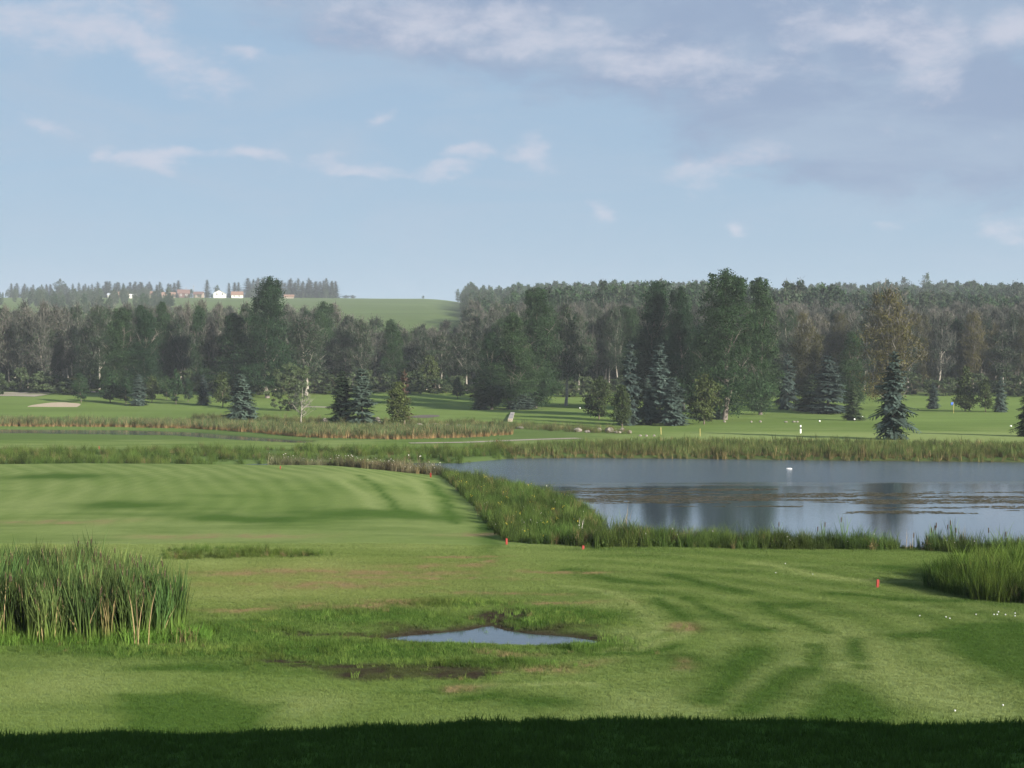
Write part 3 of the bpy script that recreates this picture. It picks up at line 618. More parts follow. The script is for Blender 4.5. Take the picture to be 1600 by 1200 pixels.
TREES = [
 # kind, px, base, top, half width, name, label, variant
 ('poplar', 190, 622, 482, 34, 'poplar_tree', 'dark green poplar with split top behind the small trees', 0),
 ('poplar', 226, 622, 486, 30, 'poplar_tree', 'slimmer poplar touching the split-topped poplar, behind the small blue spruce', 1),
 ('poplar', 362, 618, 490, 34, 'poplar_tree', 'broad dark poplar leaning against the tallest pointed poplar', 2),
 ('poplar', 418, 622, 434, 44, 'poplar_tree', 'tall pointed poplar rising above the hilltop farm trees', 3),
 ('aspen', 478, 618, 500, 40, 'aspen_tree', 'greyish aspen beside the tall pointed poplar', 0),
 ('poplar', 768, 640, 522, 30, 'poplar_tree', 'low skirted dark poplar edging the dense clump behind the concrete ramp', 1),
 ('poplar', 798, 640, 490, 36, 'poplar_tree', 'dark poplar in the middle of the dense clump behind the concrete ramp', 2),
 ('poplar', 836, 637, 452, 44, 'poplar_tree', 'tallest dark poplar of the dense clump behind the concrete ramp', 0),
 ('aspen', 884, 634, 478, 34, 'aspen_tree', 'light green aspen with pale trunk beside the dense dark clump', 1),
 ('poplar', 1022, 640, 442, 46, 'poplar_tree', 'brownish topped tall poplar behind the group of blue spruces', 1),
 ('poplar', 1068, 642, 450, 32, 'poplar_tree', 'narrow dark poplar wedged between the two tallest poplars', 3),
 ('poplar', 1132, 656, 422, 54, 'poplar_tree', 'tallest broad poplar with dark trunk standing on the pale green', 2),
 ('poplar', 1188, 648, 436, 36, 'poplar_tree', 'slender poplar with pointed top hugging the tallest broad poplar', 0),
 ('olive_poplar', 1385, 642, 455, 58, 'poplar_tree', 'wide olive yellow poplar behind the drooping blue spruce', 0),
 ('olive_poplar', 1258, 632, 508, 44, 'poplar_tree', 'lower olive poplar behind the broad layered blue spruce', 1),
 ('poplar', 1330, 636, 520, 30, 'poplar_tree', 'dark poplar between the olive poplars behind the spruces', 1),
 ('young_tree', 127, 629, 584, 13, 'young_tree', 'lone bushy young tree beyond the sand bunker', 0),
 ('young_tree', 172, 629, 584, 17, 'young_tree', 'dark young tree at the foot of the split-topped poplar', 1),
 ('young_tree', 197, 631, 590, 15, 'young_tree', 'dark young tree right beside the small blue spruce by the bunker', 0),
 ('blue_spruce', 217, 634, 584, 15, 'blue_spruce', 'small blue spruce among dark young trees near the bunker', 0),
 ('young_tree', 237, 629, 588, 13, 'young_tree', 'olive young tree behind the small blue spruce near the bunker', 2),
 ('young_tree', 261, 625, 588, 10, 'young_tree', 'thin young tree with bare foot in the row of three', 0),
 ('young_tree', 275, 632, 578, 11, 'young_tree', 'tallest young tree in the row of three', 1),
 ('young_tree', 294, 628, 592, 9, 'young_tree', 'shortest young tree in the row of three', 0),
 ('blue_spruce', 318, 633, 584, 14, 'blue_spruce', 'grey blue spruce next to the row of three young trees', 1),
 ('young_tree', 348, 636, 582, 16, 'young_tree', 'dark young tree between two blue spruces left of the round tree', 2),
 ('blue_spruce', 378, 661, 584, 23, 'blue_spruce', 'blue spruce standing behind the marsh reeds by itself', 2),
 ('round_tree', 450, 642, 568, 40, 'round_tree', 'broad rounded dark green tree behind the pale stemmed birch', 0),
 ('sparse_birch', 470, 668, 600, 22, 'birch_tree', 'thin birch with bare forked pale stem before the round tree', 0),
 ('dark_spruce', 535, 665, 578, 23, 'spruce_tree', 'darker spruce of the pair behind the reeds', 0),
 ('blue_spruce', 565, 666, 576, 27, 'blue_spruce', 'bluer spruce of the pair behind the reeds', 4),
 ('pine', 621, 667, 598, 23, 'pine_tree', 'dense dark pine in front of the dead rusty spruce', 0),
 ('dead_spruce', 632, 664, 576, 17, 'dead_spruce', 'dead rust coloured spruce behind the dense dark pine', 0),
 ('pine', 672, 612, 556, 20, 'pine_tree', 'rounded grey green tree at the edge of the wood past the rusty spruce', 0),
 ('young_tree', 697, 614, 586, 11, 'young_tree', 'bright green young tree at the wood edge beside the rounded one', 1),
 ('young_tree', 715, 623, 590, 9, 'young_tree', 'lone dark young tree on the fairway left of the dense poplar clump', 0),
 ('dark_spruce', 752, 640, 584, 20, 'spruce_tree', 'dark spruce skirting the left of the dense poplar clump', 1),
 ('blue_spruce', 812, 640, 602, 22, 'blue_spruce', 'low blue spruce at the foot of the dense poplar clump', 2),
 ('pine', 936, 655, 588, 23, 'pine_tree', 'rounded olive pine standing apart before the wood', 2),
 ('pine', 972, 668, 602, 19, 'pine_tree', 'lopsided olive pine with bare straight trunk by the rocks', 0),
 ('blue_spruce', 984, 664, 532, 27, 'blue_spruce', 'tall blue spruce with narrow top behind the bare trunked pine', 1),
 ('blue_spruce', 1031, 661, 536, 26, 'blue_spruce', 'tall pale blue spruce in the middle of the group below the poplars', 4),
 ('blue_spruce', 1012, 664, 590, 20, 'blue_spruce', 'low blue spruce filling the gap between the tall blue spruces', 3),
 ('blue_spruce', 1052, 665, 590, 24, 'blue_spruce', 'brightest blue spruce, low and broad, next to the olive pine', 2),
 ('blue_spruce', 980, 665, 625, 18, 'blue_spruce', 'lowest blue spruce behind the trunk of the lopsided pine', 1),
 ('pine', 1100, 663, 584, 28, 'pine_tree', 'big olive pine between the brightest blue spruce and the tallest poplar', 2),
 ('blue_spruce', 1118, 655, 590, 16, 'blue_spruce', 'thin blue spruce half hidden by the big olive pine', 0),
 ('blue_spruce', 1230, 640, 552, 23, 'blue_spruce', 'grey blue spruce with open lower boughs left of the broad layered one', 3),
 ('blue_spruce', 1294, 646, 556, 34, 'blue_spruce', 'broad layered blue spruce in the middle of the far group', 4),
 ('dark_spruce', 1268, 643, 584, 22, 'spruce_tree', 'dark spruce tucked against the broad layered blue spruce', 2),
 ('dark_spruce', 1334, 657, 600, 17, 'spruce_tree', 'small dark spruce at the foot of the broad layered blue spruce', 0),
 ('blue_spruce', 1396, 687, 548, 35, 'blue_spruce', 'big drooping blue spruce alone on the pond bank', 3),
 ('blue_spruce', 1458, 639, 596, 11, 'blue_spruce', 'little cone shaped spruce between the pond spruce and the flag', 0),
 ('pine', 1508, 643, 574, 21, 'pine_tree', 'dark bushy pine just right of the blue flag', 1),
 ('young_tree', 1540, 644, 592, 13, 'young_tree', 'olive young tree between the dark pine and the blue spruce near the flag', 2),
 ('blue_spruce', 1563, 644, 586, 15, 'blue_spruce', 'blue spruce right of the olive young tree near the flag', 1),
 ('dark_spruce', 1608, 682, 588, 26, 'spruce_tree', 'dark spruce alone on the far fairway past the blue flag', 1),
]
for k, px, b_, t_, hw, nm, lb, va in TREES: tree_px(k, px, b_, t_, hw, nm, lb, va)

# ---- the wood behind: front ranks tree by tree
MARKS = [(40, 'the bend of the gravel path'), (130, 'the sand bunker'), (215, 'the split-topped poplar'), (290, 'the row of three young trees'), (360, 'the broad dark poplar'), (430, 'the tall pointed poplar'), (500, 'the round dark tree'), (555, 'the pair of spruces by the reeds'), (630, 'the rusty dead spruce'),
         (700, 'the bright green young tree'), (800, 'the dense poplar clump'), (880, 'the slanting aspen'), (940, 'the olive pine standing apart'), (1030, 'the group of blue spruces'), (1130, 'the tallest broad poplar'), (1200, 'the slender pointed poplar'), (1290, 'the broad layered blue spruce'), (1390, 'the drooping blue spruce'), (1460, 'the little cone shaped spruce'), (1500, 'the blue flag'), (1580, 'the blue spruce near the flag')]
def mark(px): return min(MARKS, key=lambda m_: abs(m_[0] - px))[1]
def wood_tree(px, dist):
    x = (px - 800) * dist / F; y = dist; z = float(Zbase(x, y)); q = random.random()
    hcap = 15.5; rank = 'front' if dist < 318 else 'second'; ll = f', {rank} rank of the wood, behind ' + mark(px)
    if 520 < px < 735: hcap = 12.6
    if px > 1150: hcap = 15
    h = hcap * random.uniform(.74, 1.06)
    if (px < 350 and q < .42) or q < .2:
        tree('grey_aspen', x, y, z, h, random.uniform(3.6, 5.4), 'grey_aspen', 'bare grey aspen' + ll, 'grey aspens in the wood', None, None, 'tree', .05)
    elif px > 1150 and q < .42:
        tree('olive_poplar', x, y, z, h, random.uniform(6, 8), 'browning_poplar', 'browning poplar' + ll, 'browning poplars in the wood')
    elif q < .85:
        tree('aspen', x, y, z, h, random.uniform(4.2, 6.2), 'aspen_tree', 'leafy aspen' + ll, 'leafy aspens in the wood', None, None, 'tree', .04)
    else:
        tree('poplar', x, y, z, h * 1.02, random.uniform(5.5, 7.5), 'poplar_tree', 'dark poplar' + ll, 'dark poplars in the wood')
for i in range(118): wood_tree(-70 + 1740 * (i + random.uniform(-.4, .4)) / 118, random.uniform(300, 316))
for i in range(100): wood_tree(-70 + 1740 * (i + random.uniform(-.4, .4)) / 100, random.uniform(320, 345))
for i in range(60):
    px = -60 + 1720 * (i + random.uniform(-.4, .4)) / 60; dist = random.uniform(285, 297); x = (px - 800) * dist / F
    tree('bush', x, dist, float(Zbase(x, dist)), random.uniform(2.2, 4.8), random.uniform(4, 7), 'willow_bush', 'grey green willow bush at the wood foot behind ' + mark(px), 'willow bushes at the wood edge', None, None, 'bush')

# ---- scattering of what nobody could count
def scatter(name, P, rz, sc, col, idx, protos, label, cat=None, tilt=None):
    P = np.asarray(P, float); n = len(P)
    me = bpy.data.meshes.new(name); me.vertices.add(n); me.vertices.foreach_set('co', P.ravel())
    rot = np.zeros((n, 3)); rot[:, 2] = rz
    if tilt is not None: rot[:, :2] = tilt
    me.attributes.new('rotv', 'FLOAT_VECTOR', 'POINT').data.foreach_set('vector', rot.astype(np.float32).ravel())
    sc = np.asarray(sc, float); sc = np.repeat(sc[:, None], 3, 1) if sc.ndim == 1 else sc
    me.attributes.new('sclv', 'FLOAT_VECTOR', 'POINT').data.foreach_set('vector', sc.astype(np.float32).ravel())
    me.attributes.new('idx', 'INT', 'POINT').data.foreach_set('value', np.asarray(idx, np.int32))
    me.attributes.new('col', 'FLOAT_COLOR', 'POINT').data.foreach_set('color', np.column_stack([col, np.ones(n)]).astype(np.float32).ravel())
    o = link(name, me); tag(o, label, cat, None, 'stuff')
    ng = bpy.data.node_groups.new(name, 'GeometryNodeTree'); ng.is_modifier = True
    ng.interface.new_socket('Geometry', in_out='INPUT', socket_type='NodeSocketGeometry'); ng.interface.new_socket('Geometry', in_out='OUTPUT', socket_type='NodeSocketGeometry')
    gi = ng.nodes.new('NodeGroupInput'); go = ng.nodes.new('NodeGroupOutput'); ip = ng.nodes.new('GeometryNodeInstanceOnPoints')
    gti = ng.nodes.new('GeometryNodeGeometryToInstance')
    for po in reversed(protos):
        oi = ng.nodes.new('GeometryNodeObjectInfo'); oi.inputs['Object'].default_value = po; ng.links.new(oi.outputs['Geometry'], gti.inputs[0])
    def named(nm, ty):
        a = ng.nodes.new('GeometryNodeInputNamedAttribute'); a.data_type = ty; a.inputs['Name'].default_value = nm; return [s for s in a.outputs if s.enabled][0]
    ng.links.new(gi.outputs[0], ip.inputs['Points']); ng.links.new(gti.outputs[0], ip.inputs['Instance'])
    ip.inputs['Pick Instance'].default_value = True; ng.links.new(named('idx', 'INT'), ip.inputs['Instance Index'])
    e2r = ng.nodes.new('FunctionNodeEulerToRotation'); ng.links.new(named('rotv', 'FLOAT_VECTOR'), e2r.inputs[0]); ng.links.new(e2r.outputs[0], ip.inputs['Rotation'])
    ng.links.new(named('sclv', 'FLOAT_VECTOR'), ip.inputs['Scale']); ng.links.new(ip.outputs[0], go.inputs[0])
    md = o.modifiers.new('scatter', 'NODES'); md.node_group = ng
    return o
def proto_obj(name, me): return bpy.data.objects.new(name, me)      # kept out of the scene, only a source for the scatter
def joined(trunk, crown):
    """trunk and crown of a prototype as one source mesh"""
    mb = MB(); mats = []
    for me in (trunk, crown):
        V = np.empty(len(me.vertices) * 3); me.vertices.foreach_get('co', V); off = len(mats); mats += list(me.materials)
        ln = np.empty(len(me.polygons), np.int32); me.polygons.foreach_get('loop_total', ln); lp = np.empty(len(me.loops), np.int32); me.loops.foreach_get('vertex_index', lp)
        mi = np.empty(len(me.polygons), np.int32); me.polygons.foreach_get('material_index', mi); lv = np.empty(len(me.polygons), np.float32); me.attributes['lv'].data.foreach_get('value', lv)
        st = np.concatenate([[0], np.cumsum(ln)[:-1]]); first = True
        for k in (3, 4):
            s = np.where(ln == k)[0]
            if not len(s): continue
            Fq = lp[st[s][:, None] + np.arange(k)]
            if first: mb.add(V.reshape(-1, 3), Fq, 0, lv[s]); first = False; basev = mb.n - len(V) // 3
            else: mb.f.append(Fq + basev); mb.lv.append(lv[s]); mb.m.append(np.zeros(len(s)))
            mb.m[-1] = mi[s] + off
    return mb.mesh('source', mats)
SRC = {k: [proto_obj('source_' + k, joined(a, b)) for a, b, H, Wd in PROTO[k]] for k in ('far_aspen', 'aspen', 'grey_aspen', 'far_spruce')}
# deeper ranks of the wood
n = 700; pxs = rng.uniform(-150, 1750, n); ds = rng.uniform(346, 415, n); xw = (pxs - 800) * ds / F; zw = Zbase(xw, ds)
keep = ~((pxs > 515) & (pxs < 730) & (ds > 365)); pxs, ds, xw, zw = pxs[keep], ds[keep], xw[keep], zw[keep]; n = len(xw)
s = rng.uniform(.72, 1.0, n) * np.where((pxs > 515) & (pxs < 735), .68, 1.0) * np.where(pxs < 515, .92, 1)
S8 = SRC['aspen'] + SRC['grey_aspen']
scatter('wood', np.column_stack([xw, ds, zw]), rng.uniform(0, 6.28, n), s, np.full((n, 3), .1), np.where((rng.uniform(size=n) < .45), rng.integers(4, 8, n), rng.integers(0, 4, n)), S8, 'deep ranks of grey green aspens filling the wood behind the fairway', 'wood')
# hillside wood on the right
yy = np.concatenate([rng.uniform(415, 700, 2600), rng.uniform(700, 1120, 4200)]); kk = rng.uniform(-0.036, 0.62, len(yy)); kk = np.where(rng.uniform(size=len(yy)) < .75, rng.uniform(-0.036, .36, len(yy)), kk)
lim = -0.030 + 0.018 * (fbm(yy / 60, yy / 60, 90) - .5) - 0.00002 * (yy - 900); keep = kk > lim; yy, kk = yy[keep], kk[keep]; xx = kk * yy; n = len(xx)
tall = .55 + 1.0 * fbm(xx / 38, yy / 120, 97)
s = rng.uniform(.7, 1.08, n) * tall * np.where(kk < .0, .85, 1)
scatter('hill_wood', np.column_stack([xx, yy, Zbase(xx, yy)]), rng.uniform(0, 6.28, n), s, np.full((n, 3), .1), rng.choice([0, 0, 0, 1, 1, 2], n), SRC['far_aspen'], 'hazy mixed wood covering the far hillside', 'wood')
# brush below the hilltop farm on the left
yy = rng.uniform(700, 1150, 500); kk = rng.uniform(-.40, -.215, 500); m_ = fbm(kk * 40, yy / 120, 95) > .5; yy, kk = yy[m_], kk[m_]; xx = kk * yy; n = len(xx)
scatter('hill_brush', np.column_stack([xx, yy, Zbase(xx, yy)]), rng.uniform(0, 6.28, n), rng.uniform(.35, .75, n), np.full((n, 3), .1), rng.choice([0, 1, 2], n), SRC['far_aspen'], 'patchy brush below the hilltop farm', 'brush')

yy = rng.uniform(1165, 1192, 150); kk = np.where(rng.uniform(size=150) < .65, rng.uniform(-.325, -.215, 150), rng.uniform(-.17, -.115, 150)); xx = kk * yy; n = 150
yf = rng.uniform(1146, 1158, 60); pf = np.concatenate([rng.uniform(150, 335, 46), rng.uniform(440, 520, 14)]); xx = np.concatenate([xx, (pf - 800) * yf / F]); yy = np.concatenate([yy + 6, yf]); n = len(xx)
sz_ = np.where(np.arange(n) < 150, rng.uniform(.25, .5, n), rng.uniform(.12, .24, n))
scatter('shelterbelt_brush', np.column_stack([xx, yy, Zbase(xx, yy)]), rng.uniform(0, 6.28, n), sz_, np.full((n, 3), .1), rng.choice([0, 1], n), SRC['far_aspen'], 'low brush filling the feet of the hilltop shelterbelts', 'brush')
# ---- hilltop: shelterbelt spruces, farm buildings, poles
def hill_spot(px, dist): x = (px - 800) * dist / F; return x, dist, float(Zbase(x, dist))
def hill_spruce(px, dist, top, label, group):
    x, y, z = hill_spot(px, dist); _, pb = project(x, y, z); h = max(5, (pb - top) * y / F)
    tree('far_spruce', x, y, z, h, h * random.uniform(.62, .90), 'spruce_tree', label, group)
for i in range(56):
    px = 20 + 250 * i / 55 + random.uniform(-3, 3)
    hill_spruce(px, 1195 + random.uniform(-15, 25), 446 - 5 * math.exp(-((px - 190) / 60) ** 2) - 0 * px + random.uniform(-4, 6), 'dark spruce in the long hilltop shelterbelt ' + ('at its open end' if px < 75 else 'beside its tall leafy tree' if px < 130 else 'short of the grey roofed shed' if px < 168 else 'behind the bright orange roof' if px < 200 else 'behind the small white shed' if px < 220 else 'behind the faded orange roof' if px < 246 else 'behind the low brown roof'), 'spruces of the long shelterbelt')
for i in range(34):
    px = 388 + 137 * i / 33 + random.uniform(-2, 2)
    hill_spruce(px, 1190 + random.uniform(-10, 25), 437 + random.uniform(-3, 6), 'tall dark spruce in the dense hilltop block ' + ('at the end by the white houses' if px < 425 else 'in its middle' if px < 490 else 'at the end by the open field'), 'spruces of the dense block')
for px, top, lb in ((279, 438, 'lone pointed spruce beside the red farmhouse on the hill'), (324, 437, 'lone spruce left of the white gabled house on the hill'), (358, 442, 'narrow spruce between the two white houses on the hill'),
                    (367, 441, 'thin spruce behind the brown roofed white house'), (373, 441, 'thinner spruce at the end of the brown roofed white house')):
    hill_spruce(px, 1192, top, lb, None)
for px, top, w, lb in ((94, 436, 16, 'tall leafy tree standing above the long shelterbelt'), (300, 452, 14, 'low leafy tree behind the red farmhouse'), (340, 446, 12, 'leafy tree behind the white gabled house'),
                       (541, 464, 12, 'low bush on the bare hill right of the dense spruce block'), (552, 466, 10, 'lower bush beside the bush on the bare hill'), (661, 465, 5, 'tiny lone tree on the skyline of the open field')):
    x, y, z = hill_spot(px, 1200); _, pb = project(x, y, z); h = max(2.5, (pb - top) * y / F)
    tree('far_aspen', x, y, z, h, w * y / F, 'leafy_tree', lb)
for kd, px, top, w, lb in (('far_aspen', 1378, 446, 18, 'rounded tree on the hill skyline left of the tall skyline pair'), ('far_aspen', 1412, 434, 26, 'tall rounded tree on the hill skyline behind the olive poplar'), ('far_aspen', 1449, 428, 22, 'tallest pointed tree on the hill skyline past the olive poplar'),
                       ('far_aspen', 1476, 438, 20, 'open crowned tree on the hill skyline beside the tallest pointed one'), ('far_aspen', 925, 441, 24, 'broad tree bulging above the hill wood between the poplar clumps'), ('far_aspen', 1552, 452, 18, 'dark double tree on the hill skyline far past the flag'), ('far_aspen', 1248, 446, 30, 'wide dark crown on the hill skyline above the layered blue spruce')):
    x, y, z = hill_spot(px, 1010); _, pb = project(x, y, z); h = max(2.5, (pb - top) * y / F)
    tree(kd, x, y, z, h, w * y / F, 'skyline_tree', lb, None, 1 if px in (1476, 1378) else 0)
def house(px, dist, w, dp, hw, hr, wall, roof, name, label, rz=0.0, wins=(), ridge_x=True, cat='house'):
    x, y, z = hill_spot(px, dist); e = empty(name, (x, y, z - .4), rz); tag(e, label, cat)
    mb = MB(); mb.box((0, 0, hw / 2), (w, dp, hw), 0)
    if ridge_x: mb.add([(-w / 2, -dp / 2, hw), (-w / 2, dp / 2, hw), (-w / 2, 0, hw + hr), (w / 2, -dp / 2, hw), (w / 2, dp / 2, hw), (w / 2, 0, hw + hr)], [(0, 2, 1), (3, 4, 5)])
    else: mb.add([(-w / 2, -dp / 2, hw), (w / 2, -dp / 2, hw), (0, -dp / 2, hw + hr), (-w / 2, dp / 2, hw), (w / 2, dp / 2, hw), (0, dp / 2, hw + hr)], [(0, 1, 2), (3, 5, 4)])
    link('wall', mb.mesh('wall', [wall]), e)
    rb = MB(); o = .5; th = .22
    if ridge_x: prof = [(-dp / 2 - o, hw - o * hr / (dp / 2)), (0, hw + hr), (dp / 2 + o, hw - o * hr / (dp / 2))]; L = w / 2 + o; mk = lambda s, a: (s, a[0], a[1])
    else: prof = [(-w / 2 - o, hw - o * hr / (w / 2)), (0, hw + hr), (w / 2 + o, hw - o * hr / (w / 2))]; L = dp / 2 + o; mk = lambda s, a: (a[0], s, a[1])
    lo = [(a, b + .03) for a, b in prof]; hi = [(a, b + th) for a, b in prof]
    V = [mk(s_, q) for s_ in (-L, L) for q in lo + hi]
    rb.add(V, [(0, 1, 7, 6), (1, 2, 8, 7), (3, 4, 10, 9), (4, 5, 11, 10), (0, 3, 9, 6), (2, 5, 11, 8), (0, 1, 4, 3), (1, 2, 5, 4), (6, 7, 10, 9), (7, 8, 11, 10)])
    link('roof', rb.mesh('roof', [roof]), e)
    for wx, wz, ww, wh in wins:
        wb = MB(); wb.box((wx, -dp / 2 - .02, wz), (ww + .24, .10, wh + .24)); wo_ = link('window', wb.mesh('window', [MAT_TRIM]), e)
        pb_ = MB(); pb_.box((wx, -dp / 2 - .06, wz), (ww, .08, wh)); link('pane', pb_.mesh('pane', [MAT_GLASS]), wo_)
    return e
MAT_TRIM = plain('trim_white', (0.75, 0.74, 0.70), .7, .03); MAT_GLASS = plain('dark_glass', (0.02, 0.025, 0.03), .15, .1, 2, 0, .5)
MAT_WW = plain('wall_white', (0.62, 0.61, 0.55), .8, .04); MAT_RED = plain('wall_red', (0.085, 0.05, 0.045), .85, .12); MAT_RR = plain('roof_red', (0.13, 0.075, 0.062), .85, .15)
MAT_OR = plain('roof_orange', (0.20, 0.115, 0.075), .85, .15); MAT_BR = plain('roof_brown', (0.20, 0.12, 0.085), .85, .12); MAT_GR = plain('roof_grey', (0.33, 0.36, 0.40), .6, .1); MAT_TAN = plain('wall_tan', (0.22, 0.18, 0.14), .85, .1)
house(344, 1165, 8.2, 8, 3.6, 2.2, MAT_WW, MAT_GR, 'farmhouse', 'white gabled house with grey roof on the hilltop', .05, ((-1.7, 3.0, 1.1, 1.2), (2.3, 3.0, 1.1, 1.2)), False)
house(371, 1168, 8.0, 7, 2.6, 2.4, MAT_WW, MAT_BR, 'farmhouse', 'white house with brown roof on the hilltop beside the dense spruces', .1, ((-2, 1.5, 1.0, .9), (1.6, 1.5, 1.0, .9)))
house(287, 1180, 8.5, 7, 3.6, 2.6, MAT_RED, MAT_RR, 'farmhouse', 'dark red farmhouse next to the lone pointed spruce', .25, ((-2, 2.2, 1, 1.1), (2, 2.2, 1, 1.1)))
house(311, 1182, 6.5, 6, 2.8, 1.9, MAT_TAN, MAT_RR, 'farm_shed', 'small tan shed with dull red roof between the lone spruces', -.1, ((0, 1.5, 1, .9),), True, 'shed')
house(189, 1165, 10.5, 8, 2.4, 2.6, MAT_TAN, MAT_OR, 'farm_shed', 'long shed with bright orange roof under the long shelterbelt', -.2, ((-3, 1.3, 1, .9), (2, 1.3, 1, .9)), True, 'shed')
house(176, 1170, 6.0, 6, 2.6, 1.3, MAT_WW, MAT_GR, 'farm_shed', 'grey roofed shed touching the bright orange roofed shed', .1, (), True, 'shed')
house(208, 1165, 4.2, 4, 2.6, .7, MAT_WW, MAT_TRIM, 'farm_shed', 'small white shed right of the bright orange roof', 0, (), True, 'shed')
house(232, 1176, 6.0, 6, 3.2, 2.0, MAT_TAN, MAT_OR, 'farm_shed', 'shed with faded orange roof half sunk among the shelterbelt spruces', .1, (), True, 'shed')
house(264, 1168, 9.5, 8, 2.0, 2.4, MAT_TAN, MAT_BR, 'farm_shed', 'low shed with brown roof left of the red farmhouse', .15, (), True, 'shed')
house(452, 1140, 6.5, 5, 1.8, 1.2, MAT_TAN, MAT_OR, 'farm_shed', 'low orange roofed shed before the dense spruce block', .1, (), True, 'shed')
MAT_POLE = plain('pole_wood', (0.22, 0.19, 0.16), .9, .1)
for px, top, lb in ((303, 446, 'wooden utility pole behind the small tan shed on the hill'), (291, 449, 'shorter wooden pole behind the red farmhouse')):
    x, y, z = hill_spot(px, 1188); _, pb = project(x, y, z); h = (pb - top) * y / F; e = empty('utility_pole', (x, y, z)); tag(e, lb, 'pole')
    mb = MB(); mb.tube([(0, 0, -.3), (0, 0, h)], [.16, .11], 8); link('post', mb.mesh('post', [MAT_POLE]), e)
    mb = MB(); mb.box((0, 0, h - .6), (1.8, .14, .14)); link('crossarm', mb.mesh('crossarm', [MAT_POLE]), e)

# ------------------------------------------------------------------ grasses, weeds and reeds
B_TURF = blademat('turf_blade', var=.35); B_REED = blademat('reed_blade', (0.17, 0.135, 0.06), .6); B_CAT = blademat('cattail_blade', (0.13, 0.20, 0.04), .7); B_WEED = blademat('weed_blade')
MAT_HEAD = plain('cattail_head', (0.05, 0.032, 0.022), .95, .15); MAT_STRAW = plain('dead_straw', (0.25, 0.185, 0.095), .95, .15, 8)
MAT_FLW = plain('flower_white', (0.62, 0.58, 0.55), .9, .1); MAT_FLY = plain('flower_yellow', (0.7, 0.55, 0.06), .9, .1)
def blades(mb, r, n, h, w, spread, lean, mat=0, seg=2, hv=.3, bend=.35):
    for i in range(n):
        a = r.uniform(0, 6.28); rr = spread * math.sqrt(r.uniform()); bx, by = math.cos(a) * rr, math.sin(a) * rr
        H = h * r.uniform(1 - hv, 1 + hv * .6); da = r.uniform(0, 6.28); ln = lean * r.uniform(.2, 1.3) * H; wa = r.uniform(0, 6.28); wx, wy = math.cos(wa) * w / 2, math.sin(wa) * w / 2
        V, tp = [], []
        for k in range(seg):
            f = k / seg; q = f + bend * f * f; q /= (1 + bend); x, y, z = bx + math.cos(da) * ln * f * f, by + math.sin(da) * ln * f * f, H * (f if bend < .3 else f * (1.12 - .12 * f))
            g = 1 - .35 * f; V += [(x - wx * g, y - wy * g, z), (x + wx * g, y + wy * g, z)]; tp += [f, f]
        V.append((bx + math.cos(da) * ln, by + math.sin(da) * ln, H)); tp.append(1)
        if seg > 1: mb.add(V[:-1], [(2 * k, 2 * k + 1, 2 * k + 3, 2 * k + 2) for k in range(seg - 1)], mat, r.uniform(), tp[:-1]); mb.add(V[-3:], [(0, 1, 2)], mat, r.uniform(), tp[-3:])
        else: mb.add(V, [(0, 1, 2)], mat, r.uniform(), tp)
def turf_tuft(seed, h=.05):
    r = np.random.default_rng(seed); mb = MB(); blades(mb, r, 20, h, .010, .11, .5, 0, 1, .4); return proto_obj('source_tuft', mb.mesh('tuft', [B_TURF]))
def weed(seed, h, n=26, w=.022, spread=.22, lean=.35, flowers=0, fmat=None, lf=True):
    r = np.random.default_rng(seed); mb = MB(); blades(mb, r, n, h, w, spread, lean, 0, 3, .45)
    if lf:
        C = unit(9, r) * np.array((spread, spread, h * .25)) + np.array((0, 0, h * .40)); leaves(mb, C, 4, np.full(9, .10), .085, r, 0)
    for i in range(flowers):
        x, y, z = r.normal() * spread * .6, r.normal() * spread * .6, h * r.uniform(.8, 1.15); mb.tube([(x * .5, y * .5, 0), (x, y, z)], [.006, .004], 3, 0); P = np.tile((x, y, z), (4, 1)); mb.lozenge(P, unit(4, r) * .06, unit(4, r) * .022, 1)
    return proto_obj('source_weed', mb.mesh('weed', [B_WEED, fmat or MAT_FLW]))
def reed(seed, h, n=18, mat=None, heads=0, dead=2, spread=.22, w=.034):
    r = np.random.default_rng(seed); mb = MB(); blades(mb, r, n, h, w, spread, .20, 0, 4, .28, .2); blades(mb, r, dead, h * .8, w, spread, .5, 2, 3, .5, .2)
    for i in range(heads): cattail_head(mb, r, h, spread)
    return proto_obj('source_reed', mb.mesh('reed', [mat or B_REED, MAT_HEAD, MAT_STRAW]))
def cattail_head(mb, r, h, spread, z=None):
    x, y = r.normal() * spread * .6, r.normal() * spread * .6; H = z or h * r.uniform(.75, 1.0); tx, ty = x + r.normal() * .05, y + r.normal() * .05
    mb.tube([(x, y, 0), (tx, ty, H)], [.008, .006], 4, 0); mb.tube([(tx, ty, H - .01), (tx, ty, H + .02), (tx, ty, H + .16), (tx, ty, H + .18)], [.006, .018, .018, .006], 6, 1); mb.tube([(tx, ty, H + .18), (tx, ty, H + .28)], [.005, .002], 4, 2)

